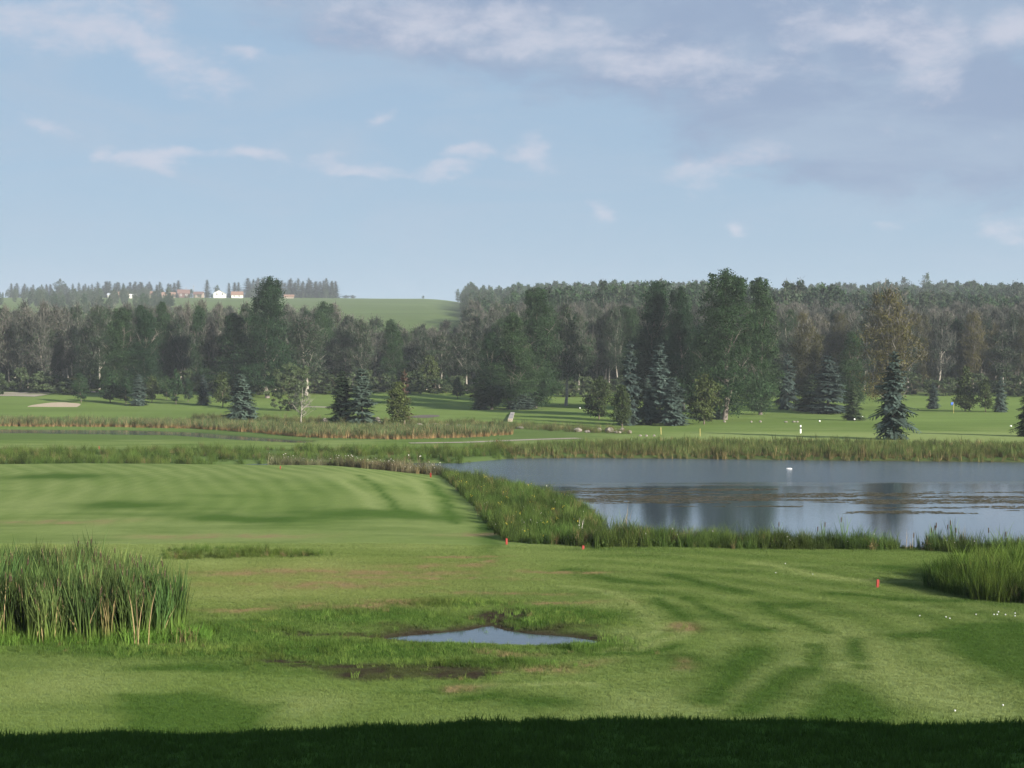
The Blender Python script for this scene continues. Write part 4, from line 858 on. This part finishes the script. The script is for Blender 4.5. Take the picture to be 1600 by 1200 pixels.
def in_poly(P, n, r=rng):
    a, b = P.min(0), P.max(0); out = np.zeros((0, 2))
    while len(out) < n:
        q = r.uniform(a, b, (n * 2, 2)); q = q[sdf(P, q[:, 0], q[:, 1]) < 0]; out = np.concatenate([out, q])
    return out[:n]
def tint(n, a, b, sd=.12):
    f = rng.uniform(0, 1, n)[:, None]; return np.clip((np.array(a) * (1 - f) + np.array(b) * f) * (1 + rng.normal(size=(n, 1)) * sd), .01, .5)
def strew(name, XY, sc, col, protos, label, cat, tilt=.08, zoff=-.02, sz=None, z=None, dry=.05, hv=1.0):
    n = len(XY); zz = Zg(XY[:, 0], XY[:, 1]) + zoff if z is None else np.full(n, z)
    pn = np.clip((fbm(XY[:, 0] / 1.2, XY[:, 1] / 1.6, 200 + len(name), 3) - .25) * 2, 0, 1); p2 = np.clip((fbm(XY[:, 0] / 2.3, XY[:, 1] / 2.6, 260 + len(name), 3) - .3) * 2.5, 0, 1)
    col = col * (.55 + .80 * pn[:, None]); col = np.clip(col * np.column_stack([1 + .22 * p2, np.ones(n), 1 + .1 * p2]), .006, .5)
    dr = rng.uniform(size=n) < dry; col[dr] = np.array((.20, .16, .075)) * rng.uniform(.5, 1.1, (dr.sum(), 1))
    s = np.asarray(sc) * (1 - .5 * hv + hv * fbm(XY[:, 0] / .9, XY[:, 1] / 1.2, 300 + len(name), 3)) * np.where(rng.uniform(size=n) < .03, 1.3, 1.0); s3 = np.column_stack([s, s, s * (1 if sz is None else sz)])
    return scatter(name, np.column_stack([XY, zz]), rng.uniform(0, 6.28, n), s3, col, rng.integers(0, len(protos), n), protos, label, cat, rng.normal(size=(n, 2)) * tilt)

# mown turf close enough to show its blades
tufts = [turf_tuft(500 + i) for i in range(4)]
n = 165000; u = rng.uniform(0, 1, n); yy = np.sqrt(20.0 ** 2 + u * (64.0 ** 2 - 20.0 ** 2)); xx = rng.uniform(-.40, .40, n) * yy
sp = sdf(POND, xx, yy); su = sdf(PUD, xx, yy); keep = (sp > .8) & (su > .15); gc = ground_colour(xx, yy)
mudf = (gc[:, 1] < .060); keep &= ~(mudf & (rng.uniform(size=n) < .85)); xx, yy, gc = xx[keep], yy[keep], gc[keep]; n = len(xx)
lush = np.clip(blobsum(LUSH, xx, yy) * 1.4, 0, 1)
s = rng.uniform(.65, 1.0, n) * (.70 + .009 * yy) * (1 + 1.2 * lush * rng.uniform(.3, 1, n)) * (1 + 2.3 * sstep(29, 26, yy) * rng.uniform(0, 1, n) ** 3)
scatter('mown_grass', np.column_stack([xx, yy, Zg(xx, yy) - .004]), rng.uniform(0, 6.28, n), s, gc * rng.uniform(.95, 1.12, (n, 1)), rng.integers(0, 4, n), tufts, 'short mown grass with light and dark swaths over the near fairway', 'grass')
# lush wet grass about the puddle
W5 = [weed(520 + i, .30, 26, .010, .15, .45, lf=False) for i in range(3)]
pts = []
for L, cnt in ((LUSH, 260),):
    for cx, cy, rx, ry, k in L: pts.append(np.column_stack([cx + rng.normal(size=cnt) * rx * .6, cy + rng.normal(size=cnt) * ry * .6]))
for cx, cy, rx, ry, k in MUDS: pts.append(np.column_stack([cx + rng.normal(size=45) * rx * .8, cy + rng.normal(size=45) * ry * .9]))
XY = np.concatenate(pts); su = sdf(PUD, XY[:, 0], XY[:, 1]); mf = blobsum(MUDS, XY[:, 0], XY[:, 1]); XY = XY[((su > .25) & ((mf < .38) | (rng.uniform(size=len(XY)) < .22))) | (rng.uniform(size=len(XY)) < .02)]; n = len(XY)
strew('wet_grass', XY, rng.uniform(.25, .62, n), tint(n, (.07, .135, .026), (.11, .180, .04)), W5, 'lush wet grass growing in and around the puddle', 'grass', dry=.02)
# cattail bed on the left
CT = [reed(540 + i, 1.85, 24, B_CAT, (0, 1, 0, 0)[i], (1, 1, 2, 1)[i]) for i in range(4)]
bed = np.array([(-26, 41.2), (-14.5, 41.1), (-11.0, 41.2), (-9.1, 41.7), (-9.1, 43.3), (-10.0, 45.6), (-11.4, 48.4), (-14, 49.8), (-26, 49.5)])
XY = in_poly(bed, 2600); front = sstep(44, 41, XY[:, 1]); n = len(XY)
strew('cattail_bed', XY, rng.uniform(.64, .91, n), tint(n, (.044, .092, .028), (.080, .130, .036), .18), CT, 'tall dense cattail bed beside the near fairway', 'cattails', .08, dry=.03, hv=.35)
XY = in_poly(np.array([(-26, 40.7), (-10.5, 40.7), (-8.0, 41.4), (-7.9, 43), (-9, 42.6), (-10, 41.9), (-26, 41.9)]), 900); n = len(XY)
strew('bed_grass', XY, rng.uniform(.5, 1.3, n), tint(n, (.07, .15, .025), (.105, .19, .035)), W5, 'bright grass fringing the foot of the cattail bed', 'grass')
# weeds: strips and clumps
WD = [weed(560 + i, (.75, .9, .65, .8, .75, 1.0)[i], 30, .017, .26, .42, 0, None, i % 2 == 0) for i in range(6)]; WF = WD * 4 + [weed(568, .8, 26, .018, .25, .4, 1)]; WY = [weed(570, .7, 22, .02, .22, .4, 3, MAT_FLY), weed(571, .8, 22, .02, .24, .4, 1, MAT_FLW)]
GW = ((.040, .078, .018), (.072, .116, .028))
pen = poly_px([(690, 748), (705, 738), (770, 754), (850, 771), (908, 789), (946, 812), (936, 828), (900, 842), (950, 858), (950, 866), (880, 858), (790, 851), (765, 832), (742, 800), (712, 768)], -.15)
XY = in_poly(pen, 3000); n = len(XY)
strew('bank_weeds', XY, rng.uniform(.32, .74, n), tint(n, *GW), WF + WF + WY[:1], 'tangled weeds and grasses on the spit into the pond', 'weeds')
shore = poly_px([(930, 846), (1050, 850), (1200, 853), (1400, 857), (1500, 862), (1620, 866), (1800, 870), (1800, 880), (1600, 876), (1450, 866), (1250, 864), (1050, 862), (930, 860)], -.1)
XY = in_poly(shore, 2200); n = len(XY); pxq, _ = project(XY[:, 0], XY[:, 1], 0)
strew('shore_weeds', XY, rng.uniform(.28, .75, n) * (1 + .45 * np.exp(-((pxq - 985) / 35) ** 2)) * np.where((pxq > 1405) & (pxq < 1450), .35, 1), tint(n, *GW), WF, 'low green weeds along the near shore of the pond', 'weeds')
clump = poly_px([(1448, 914), (1470, 926), (1540, 939), (1620, 945), (1760, 950), (1760, 880), (1600, 886), (1500, 893)], 0)
XY = in_poly(clump, 1900); n = len(XY)
strew('grass_clump', XY, rng.uniform(.5, .95, n), tint(n, (.046, .092, .016), (.085, .140, .028)), WD, 'rank tall grass clump beside the near fairway and pond', 'grass', dry=.02)
ditch = poly_px([(255, 862), (300, 858), (400, 858), (480, 863), (525, 871), (470, 873), (300, 874), (255, 876)], 0)
XY = in_poly(ditch, 500); n = len(XY); strew('ditch_weeds', XY, rng.uniform(.14, .32, n), tint(n, (.06, .11, .022), (.09, .14, .03)), WD, 'low weeds in the ditch behind the cattail bed', 'weeds')
band = poly_px([(-80, 704), (250, 706), (300, 702), (500, 703), (700, 703), (800, 694), (815, 716), (725, 723), (500, 723), (330, 727), (-80, 726)], 0)
XY = in_poly(band, 4200); XY = XY[(sdf(POND, XY[:, 0], XY[:, 1]) > .0) & (fbm(XY[:, 0] / 4, XY[:, 1] / 3, 77) > .36)]; n = len(XY)
strew('bank_growth', XY, rng.uniform(.35, .75, n), tint(n, (.050, .090, .020), (.080, .125, .030)), WD, 'rank green growth on the bank beyond the mown knoll', 'weeds')
crest = np.array([(-16.5, 108), (-6.5, 107.2), (-4.2, 104), (-6, 103.5), (-12, 106), (-16.5, 106.5)])
XY = in_poly(crest, 420); n = len(XY); strew('seeding_weeds', XY, rng.uniform(.45, .9, n), tint(n, (.09, .11, .05), (.15, .145, .085)), WY[1:] + WD[:3], 'pale seeding weeds behind the crest of the knoll', 'weeds')
# reeds round the far water
RD = [reed(600 + i, 1.35, 16, B_REED, 0, 3, .3, .035) for i in range(3)]
def far_reeds(name, P, n, lo, hi, a, b, label, protos=RD):
    XY = in_poly(P, n); n = len(XY); return strew(name, XY, rng.uniform(lo, hi, n), tint(n, a, b), protos, label, 'reeds', .06, dry=.03, hv=.7)
fr = poly_px([(795, 712), (850, 705), (1000, 700), (1300, 701), (1600, 706), (1950, 710), (1950, 727), (1600, 723.5), (1400, 721.5), (1200, 719.5), (1050, 717.5), (900, 716.5), (800, 718)], -.3)
far_reeds('shore_reeds', fr, 6000, .34, .64, (.055, .092, .026), (.092, .122, .040), 'reeds lining the far shore of the pond')
RM = [reed(610 + i, 1.35, 16, blademat('marsh_blade', (0.29, 0.19, 0.085), 1.0), 0, 4, .3, .035) for i in range(3)]
mr = poly_px([(-80, 668), (60, 668.5), (180, 669), (300, 672), (400, 680), (480, 687), (620, 690), (740, 687), (800, 683), (800, 676), (640, 676), (480, 674), (300, 664), (-80, 662)], -.2)
far_reeds('marsh_reeds', mr, 6000, .42, .74, (.062, .100, .040), (.095, .130, .050), 'straw footed reeds around the small marsh', RM)
bk = poly_px([(300, 663), (480, 668), (640, 671), (800, 671), (900, 676), (985, 679), (985, 674), (880, 668), (700, 661), (480, 656), (300, 652)], 0)
XY = in_poly(bk, 2200); n = len(XY); strew('bank_scrub', XY, rng.uniform(.35, .9, n), tint(n, (.065, .095, .032), (.11, .12, .05)), WD, 'scrubby growth on the bank above the marsh reeds', 'scrub')
# floating pondweed, drawn out in streaks
r = np.random.default_rng(640); mb = MB()
for i in range(9):
    a = r.uniform(0, 6.28); d_ = r.uniform(0, .35); c = np.array([math.cos(a) * d_ * 1.8, math.sin(a) * d_, .004 + .002 * i]); s_ = r.uniform(.06, .15); b0 = r.uniform(0, 6.28)
    V = [c + np.array([math.cos(b0 + k * 1.047) * s_ * r.uniform(.8, 1.2), math.sin(b0 + k * 1.047) * s_ * r.uniform(.7, 1.1), 0]) for k in range(6)]; mb.add(V, [(0, 1, 2, 3), (0, 3, 4, 5)], 0, r.uniform(), np.ones(6))
PW = proto_obj('source_pad', mb.mesh('pad', [B_WEED]))
n = 60000; yy = rng.uniform(66, 108, n); xx = rng.uniform(-.02, .42, n) * yy; pxq, pyq = project(xx, yy, WL)
band_ = np.exp(-((pyq - (774 + .012 * (pxq - 900))) / 19) ** 2) * sstep(740, 900, pxq) * 1.25 + .75 * np.exp(-((pyq - 801) / 5) ** 2 - ((pxq - 1380) / 130) ** 2) + .5 * np.exp(-((pyq - 783) / 4) ** 2 - ((pxq - 1000) / 150) ** 2)
str_ = fbm(xx / 7, yy / .8, 83, 4); keep = (str_ * 1.25 + (band_ - 1) * .6 > .68) & (band_ > .25) & (sdf(POND, xx, yy) < -1) & (rng.uniform(size=n) < .42); xx, yy = xx[keep], yy[keep]; n = len(xx)
scatter('pondweed', np.column_stack([xx, yy, np.full(n, WL + .003)]), rng.uniform(-.3, .3, n), rng.uniform(.3, .85, n), tint(n, (.085, .085, .055), (.150, .130, .095)), np.zeros(n), [PW], 'pinkish brown mats of floating pondweed on the pond', 'pondweed')

# ---- single cattails and clumps that stand out along the near shore
def cattail_plant(px, base, top, n, heads, label, dead=False, spread=.15, seed=0):
    x, y = on_plane(px, base, -.15); z = -.3; h = (base - top) * y / F + .15; r = np.random.default_rng(700 + seed); e = empty('cattail_plant', (x, y, z)); tag(e, label, 'cattail')
    mb = MB(); blades(mb, r, n, h * .95, .026, spread, .22, 0, 4, .3, .2); link('leaves', mb.mesh('leaves', [MAT_STRAW if dead else MAT_CATL]), e)
    for i in range(heads):
        sb = MB(); xx, yy = r.normal() * spread * .7, r.normal() * spread * .5; H = h * (1 if i == 0 else r.uniform(.78, .95)) - .2; sb.tube([(xx * .4, yy * .4, 0), (xx, yy, H)], [.010, .007], 5); st = link('stalk', sb.mesh('stalk', [MAT_CATL]), e)
        hb = MB(); hb.tube([(xx, yy, H - .02), (xx, yy, H + .01), (xx, yy, H + .17), (xx, yy, H + .19)], [.008, .022, .022, .006], 7); link('seed_head', hb.mesh('seed_head', [MAT_HEAD]), st)
MAT_CATL = plain('cattail_leaf', (.060, .115, .035), .7, .25, 2.0)
for i, a in enumerate([(1216, 855, 815, 9, 1, 'single dark headed cattail at the near shore facing the white float'), (1286, 856, 815, 10, 1, 'cattail with a bent leaf at its tip on the near shore'),
    (1278, 856, 822, 8, 1, 'shorter cattail beside the one with the bent tip leaf'), (1319, 858, 807, 14, 1, 'tall cattail with a fan of leaves on the near shore'), (1385, 862, 828, 22, 0, 'leafy cattail clump without heads left of the pale dead stems'),
    (1460, 866, 816, 26, 3, 'biggest dark cattail clump on the near shore'), (1489, 866, 812, 26, 3, 'tall cattail clump right of the biggest dark clump'), (1546, 868, 824, 5, 1, 'thin lone cattail between the big clumps and the grass clump'),
    (1575, 868, 830, 6, 2, 'pair of thin cattails beyond the grass clump'), (1588, 870, 838, 8, 1, 'short cattail beyond the grass clump'), (1075, 854, 822, 26, 0, 'feathery pale green clump on the near shore'), (1432, 864, 832, 16, 1, 'cattail growing among pale dead stems')]):
    cattail_plant(a[0], a[1], a[2], a[3], a[4], a[5], False, .10 if a[3] < 12 else .24, i)
for i, (px, b_, t_, lb) in enumerate([(1418, 866, 834, 'pale dead reed stems standing in the water gap'), (235, 1000, 905, 'bright straw coloured dead cattail stalks at the front of the bed'), (975, 845, 790, 'dry tan grass stems rising above the near shore weeds'), (905, 842, 812, 'white dead stalks at the tip of the weedy spit'), (172, 995, 930, 'dull brown dead stalks within the cattail bed')]):
    if i in (1, 4):
        x, y, z = ground(px, b_); e = empty('dead_stalks', (x, y - (.9 if i == 1 else .4), z))
    else:
        x, y = on_plane(px, b_, -.15); e = empty('dead_stalks', (x, y, -.25))
    h = (b_ - t_) * y / F + .1; r = np.random.default_rng(760 + i); mb = MB(); blades(mb, r, 7 if i in (1, 4) else 9, h, .024 if i in (1, 4) else .016, .2, .16, 0, 3, .4, .2); link('stem', mb.mesh('stem', [MAT_STRAW if i != 3 else MAT_FLW]), e); tag(e, lb, 'dead stalks')

# ------------------------------------------------------------------ course furniture
MAT_STK = plain('stake_red', (0.21, 0.022, 0.014), .6, .15, 20); MAT_WHT = plain('paint_white', (0.80, 0.80, 0.78), .5, .04); MAT_FLOAT = plain('float_plastic', (0.52, 0.53, 0.54), .5, .04); MAT_BLK = plain('paint_black', (0.03, 0.03, 0.03), .6, .05)
MAT_YEL = plain('paint_yellow', (0.42, 0.34, 0.12), .6, .1); MAT_BLUE = plain('flag_blue', (0.05, 0.12, 0.42), .8, .1); MAT_CONC = plain('concrete', (0.33, 0.30, 0.27), .9, .1, 2, .3)
def stake(px, base, top, mat, name, label, w=.045, cat='stake'):
    x, y, z = ground(px, base); h = max(.15, (base - top) * y / F); mb = MB(); mb.box((0, 0, h / 2 - .05), (w, w * .6, h + .1), 0, random.uniform(-.4, .4)); mb.box((0, 0, h + .012), (w, w * .6, .024), 0, 0, .5)
    o = link(name, mb.mesh(name, [mat]), None, (x, y, z)); o.rotation_euler = (random.uniform(-.05, .05), random.uniform(-.06, .06), 0); tag(o, label, cat)
for a in [(1371, 919, 907, 'red hazard stake standing alone on the near fairway', .085), (791.5, 851, 842, 'red hazard stake where the weedy spit meets the mown grass', .08), (673, 746, 739.5, 'red hazard stake at the water end of the knoll', .09),
          (911, 860, 855, 'stub of a red stake against the shore weeds', .09), (155, 702, 697, 'tiny red stake on the strip of lawn behind the knoll', .06), (438, 733, 728.5, 'tiny red stake on the crest of the knoll', .06), (776, 692, 687, 'tiny red stake beside the gravel path', .06)]:
    stake(a[0], a[1], a[2], MAT_STK, 'hazard_stake', a[3], a[4])
for a in [(1033, 679, 668, 'faded yellow stake at the edge of the putting green by the rocks', .05), (1094, 682, 670, 'faded yellow stake on the putting green toward the tallest poplar', .05)]: stake(a[0], a[1], a[2], MAT_YEL, 'marker_stake', a[3], a[4])
x, y, z = ground(1251, 677); s = y / F; e = empty('distance_post', (x, y, z)); tag(e, 'white distance post with a dark band on the pale green', 'post')
mb = MB(); mb.box((0, 0, 3.2 * s), (2.0 * s, 1.6 * s, 7 * s)); link('lower_post', mb.mesh('lower_post', [MAT_WHT]), e)
mb = MB(); mb.box((0, 0, 8.2 * s), (1.9 * s, 1.5 * s, 3 * s)); link('band', mb.mesh('band', [MAT_BLK]), e)
mb = MB(); mb.box((0, 0, 10.9 * s), (2.0 * s, 1.6 * s, 2.4 * s)); mb.box((0, 0, 12.4 * s), (2.0 * s, 1.6 * s, .6 * s), 0, 0, .6); link('cap', mb.mesh('cap', [MAT_WHT]), e)
for px, py, lb in [(1280.5, 661, 'small white ball-topped tee marker on the slope behind the distance post'), (1335, 658, 'small white tee marker at the foot of the small dark spruce'), (1579.5, 669, 'small white tee marker on the fairway near the edge spruce'), (1347, 654, 'small white tee marker right of the small dark spruce'), (906, 640, 'small white tee marker beside the leaning aspen')]:
    x, y, z = ground(px, py); e = empty('tee_marker', (x, y, z)); tag(e, lb, 'tee marker'); mb = MB(); mb.tube([(0, 0, -.05), (0, 0, .16)], [.03, .03], 6); link('spike', mb.mesh('spike', [MAT_BLK]), e)
    mb = MB(); mb.tube([(0, 0, .14), (0, 0, .17), (0, 0, .25), (0, 0, .32), (0, 0, .35)], [.02, .09, .125, .09, .03], 10); link('ball', mb.mesh('ball', [MAT_WHT], True), e)
x, y, z = ground(1490, 646); s = y / F; e = empty('golf_flag', (x, y, z)); tag(e, 'blue golf flag on a yellow pole in front of the dark bushy pine', 'flag')
mb = MB(); mb.tube([(0, 0, -.1), (0, 0, 18 * s)], [.03, .022], 6); link('pole', mb.mesh('pole', [MAT_YEL]), e)
V = []; 
for i in range(7):
    f = i / 6; wv_ = .06 * math.sin(f * 6) * f
    for th in (0, .012): V += [(-.0 - f * 4.6 * s, wv_ + th, 17.8 * s - f * .08), (-.0 - f * 4.6 * s, wv_ + th, (17.8 - 4.6 * (1 - .15 * f)) * s - f * .12)]
mb = MB(); q = []
for i in range(6): a = i * 4; b_ = a + 4; q += [(a, a + 1, b_ + 1, b_), (a + 2, b_ + 2, b_ + 3, a + 3), (a, b_, b_ + 2, a + 2), (a + 1, a + 3, b_ + 3, b_ + 1)]
q += [(24, 25, 27, 26)]; mb.add(V, q); link('cloth', mb.mesh('cloth', [MAT_BLUE], True), e)
# concrete ramp let into the tee bank
x, y, z = ground(797, 659); x2, y2, z2 = ground(801, 645); e = empty('concrete_ramp', (x, y, z)); tag(e, 'narrow concrete ramp up the grassy bank before the poplar clump', 'ramp')
wd = 7 * y / F; dx, dy, dz = x2 - x, y2 - y, z2 - z
def slab(a, b, th, ra, rb_): return [(dx * a - wd / 2, dy * a, ra), (dx * a + wd / 2, dy * a, ra), (dx * b + wd / 2, dy * b, rb_), (dx * b - wd / 2, dy * b, rb_)]
mb = MB(); top_ = slab(0.0, 1.0, .1, .34, dz + .10); bot = [(a, b, c - .5) for a, b, c in top_]; mb.add(bot + top_, [(0, 3, 2, 1), (4, 5, 6, 7), (0, 1, 5, 4), (1, 2, 6, 5), (2, 3, 7, 6), (3, 0, 4, 7)]); link('slab', mb.mesh('slab', [MAT_CONC]), e)
mb = MB(); mb.box((0, -.08, .16), (wd * 1.04, .14, .44)); link('end_block', mb.mesh('end_block', [MAT_GRAVEL]), e)
# floating white jug
x, y = on_plane(1233, 733, WL); e = empty('white_float', (x, y, WL - .02), .1, (1, .8, .8)); tag(e, 'white plastic float lying on the open water of the pond', 'float')
mb = MB(); mb.tube([(-.20, 0, .06), (-.19, 0, .065), (.10, 0, .06), (.155, 0, .055), (.175, 0, .05)], [.02, .07, .075, .05, .03], 12); link('body', mb.mesh('body', [MAT_FLOAT], True), e)
mb = MB(); mb.tube([(.17, 0, .05), (.215, 0, .048)], [.034, .034], 10); link('cap', mb.mesh('cap', [MAT_WHT], True), e)
# stray golf balls on the turf
gb = MB(); K = 8
gb.tube([(0, 0, -.0215)] + [(0, 0, -.0215 * math.cos(i * math.pi / 6)) for i in range(1, 6)] + [(0, 0, .0215)], [.001] + [.0215 * math.sin(i * math.pi / 6) for i in range(1, 6)] + [.001], 10); ball = gb.mesh('golf_ball', [MAT_FLOAT], True)
for px, py in [(1437, 965), (1478, 967), (1484, 968), (1525, 962), (1553, 963), (1560, 959), (1558, 962), (1571, 963), (1586, 966), (1586, 960), (1212, 898), (1492, 1113), (1567, 1106), (1227, 883), (1270, 900)]:
    x, y, z = ground(px, py); tag(link('golf_ball', ball, None, (x, y, float(Zg(x, y)) + .03)), 'stray white golf ball lying on the near mown fairway', 'golf ball', 'stray golf balls on the near fairway')
# boulders on the marsh bank
MAT_ROCK = plain('rock', (0.19, 0.168, 0.145), .95, .2, 4, .5)
def rock(px, py, w, h, label, seed, group=None):
    x, y, z = ground(px, py); s = y / F; r = np.random.default_rng(800 + seed); mb = MB(); K, R = 9, 5; V = []
    for i in range(R + 1):
        ph = math.pi * i / R
        for k in range(K): a = 2 * math.pi * k / K; q = r.uniform(.72, 1.12); V.append((math.sin(ph) * math.cos(a) * w * s / 2 * q, math.sin(ph) * math.sin(a) * w * s / 2 * .8 * q, math.cos(ph) * h * s * .62 * r.uniform(.85, 1.1) + h * s * .35))
    mb.add(V, [(i * K + k, (i + 1) * K + k, (i + 1) * K + (k + 1) % K, i * K + (k + 1) % K) for i in range(R) for k in range(K)])
    o = link('boulder', mb.mesh('boulder', [MAT_ROCK]), None, (x, y, z)); tag(o, label, 'boulder', group)
for i, (px, py, w, h) in enumerate([(655, 667, 13, 6), (668, 666, 12, 5), (681, 667, 17, 6), (698, 667, 12, 5), (718, 668, 16, 5), (743, 671, 5, 8), (775, 669, 14, 5), (790, 670, 12, 4), (812, 670, 16, 4), (590, 662, 12, 11), (508, 662, 10, 9), (756, 666, 8, 4)]): rock(px, py, w, h, 'pale boulder in the row along the marsh bank', i, 'boulders along the marsh bank')
for i, (px, py, w, h) in enumerate([(903, 675, 15, 7), (936, 674, 8, 6), (953, 676, 16, 9), (972, 674, 10, 6), (984, 677, 8, 5), (965, 677, 14, 4), (918, 676, 10, 4)]): rock(px, py, w, h, 'pale boulder in the pile below the bare trunked pine', 20 + i, 'boulders below the bare trunked pine')
for i, (px, py, w, h) in enumerate([(1000, 682, 6, 3), (1010, 682, 5, 3), (1022, 682, 5, 3), (1132, 660, 5, 3), (1188, 660, 5, 3), (1174, 660, 4, 2.5), (1240, 660, 6, 2.5), (1246, 660, 5, 2.5), (1228, 660, 7, 2)]): rock(px, py, w, h, 'small dark stone in the row edging the pale green', 40 + i, 'small stones edging the green')

# ------------------------------------------------------------------ clubhouse added unseen behind the camera to throw the foreground shadow
MAT_BLOCKER_WALL = plain('blocker_wall', (0.45, 0.38, 0.30), .85, .08); MAT_BLOCKER_ROOF = plain('blocker_roof', (0.14, 0.10, 0.08), .9, .15)
ADV = math.cos(math.radians(SUN_AZ)) / math.tan(math.radians(SUN_EL)); SHX = math.sin(math.radians(SUN_AZ)) / math.tan(math.radians(SUN_EL))
FY, BY = -1.3, -13.0
e = empty('blocker', (0, 0, TERR)); tag(e, 'unseen long flat roofed clubhouse behind the viewpoint, added to shade the foreground', 'blocker')
H0 = (25.2 - FY) / ADV                      # blocker height above the terrace whose shadow just covers the lip
xk = -3.8 + SHX * H0
for xa, xb, hh in ((-30, xk, H0 - .12), (xk + .01, 70, H0)):
    mb = MB(); mb.box(((xa + xb) / 2, (FY + BY) / 2, hh / 2 - .3), (xb - xa, FY - BY, hh + .6)); link('wall', mb.mesh('wall', [MAT_BLOCKER_WALL]), e)
    mb = MB(); mb.box(((xa + xb) / 2, (FY + BY) / 2, hh + .06), (xb - xa - .02, FY - BY - .1, .1)); link('roof', mb.mesh('roof', [MAT_BLOCKER_ROOF]), e)  # roof of the unseen blocker
for i in range(14):
    mb = MB(); mb.box((-20 + i * 6, FY + .03, 2.0), (1.5, .08, 1.5)); wo_ = link('window', mb.mesh('window', [MAT_TRIM]), e); mb = MB(); mb.box((-20 + i * 6, FY + .08, 2.0), (1.3, .06, 1.3)); link('pane', mb.mesh('pane', [MAT_GLASS]), wo_)
mb = MB(); mb.box((2, FY + 1.3, 3.8), (16, 2.6, .2)); link('balcony', mb.mesh('balcony', [MAT_POLE]), e)
for i in range(6): mb = MB(); mb.box((-5.6 + i * 3.04, FY + 2.4, 1.75), (.18, .18, 3.9)); link('post', mb.mesh('post', [MAT_POLE]), e)

# ------------------------------------------------------------------ haze
hb = MB(); hb.box((60, 1000, 43), (2900, 2400, 90)); m, t, out = newmat('haze')
pv = N(t, 'ShaderNodeVolumePrincipled'); pv.inputs['Color'].default_value = (0.84, 0.92, 1.0, 1); pv.inputs['Density'].default_value = 0.00020; pv.inputs['Anisotropy'].default_value = 0.0
t.links.new(pv.outputs[0], out.inputs['Volume'])
o = link('haze', hb.mesh('haze', [m])); tag(o, 'thin bluish summer haze over the whole course', 'haze', None, 'stuff')
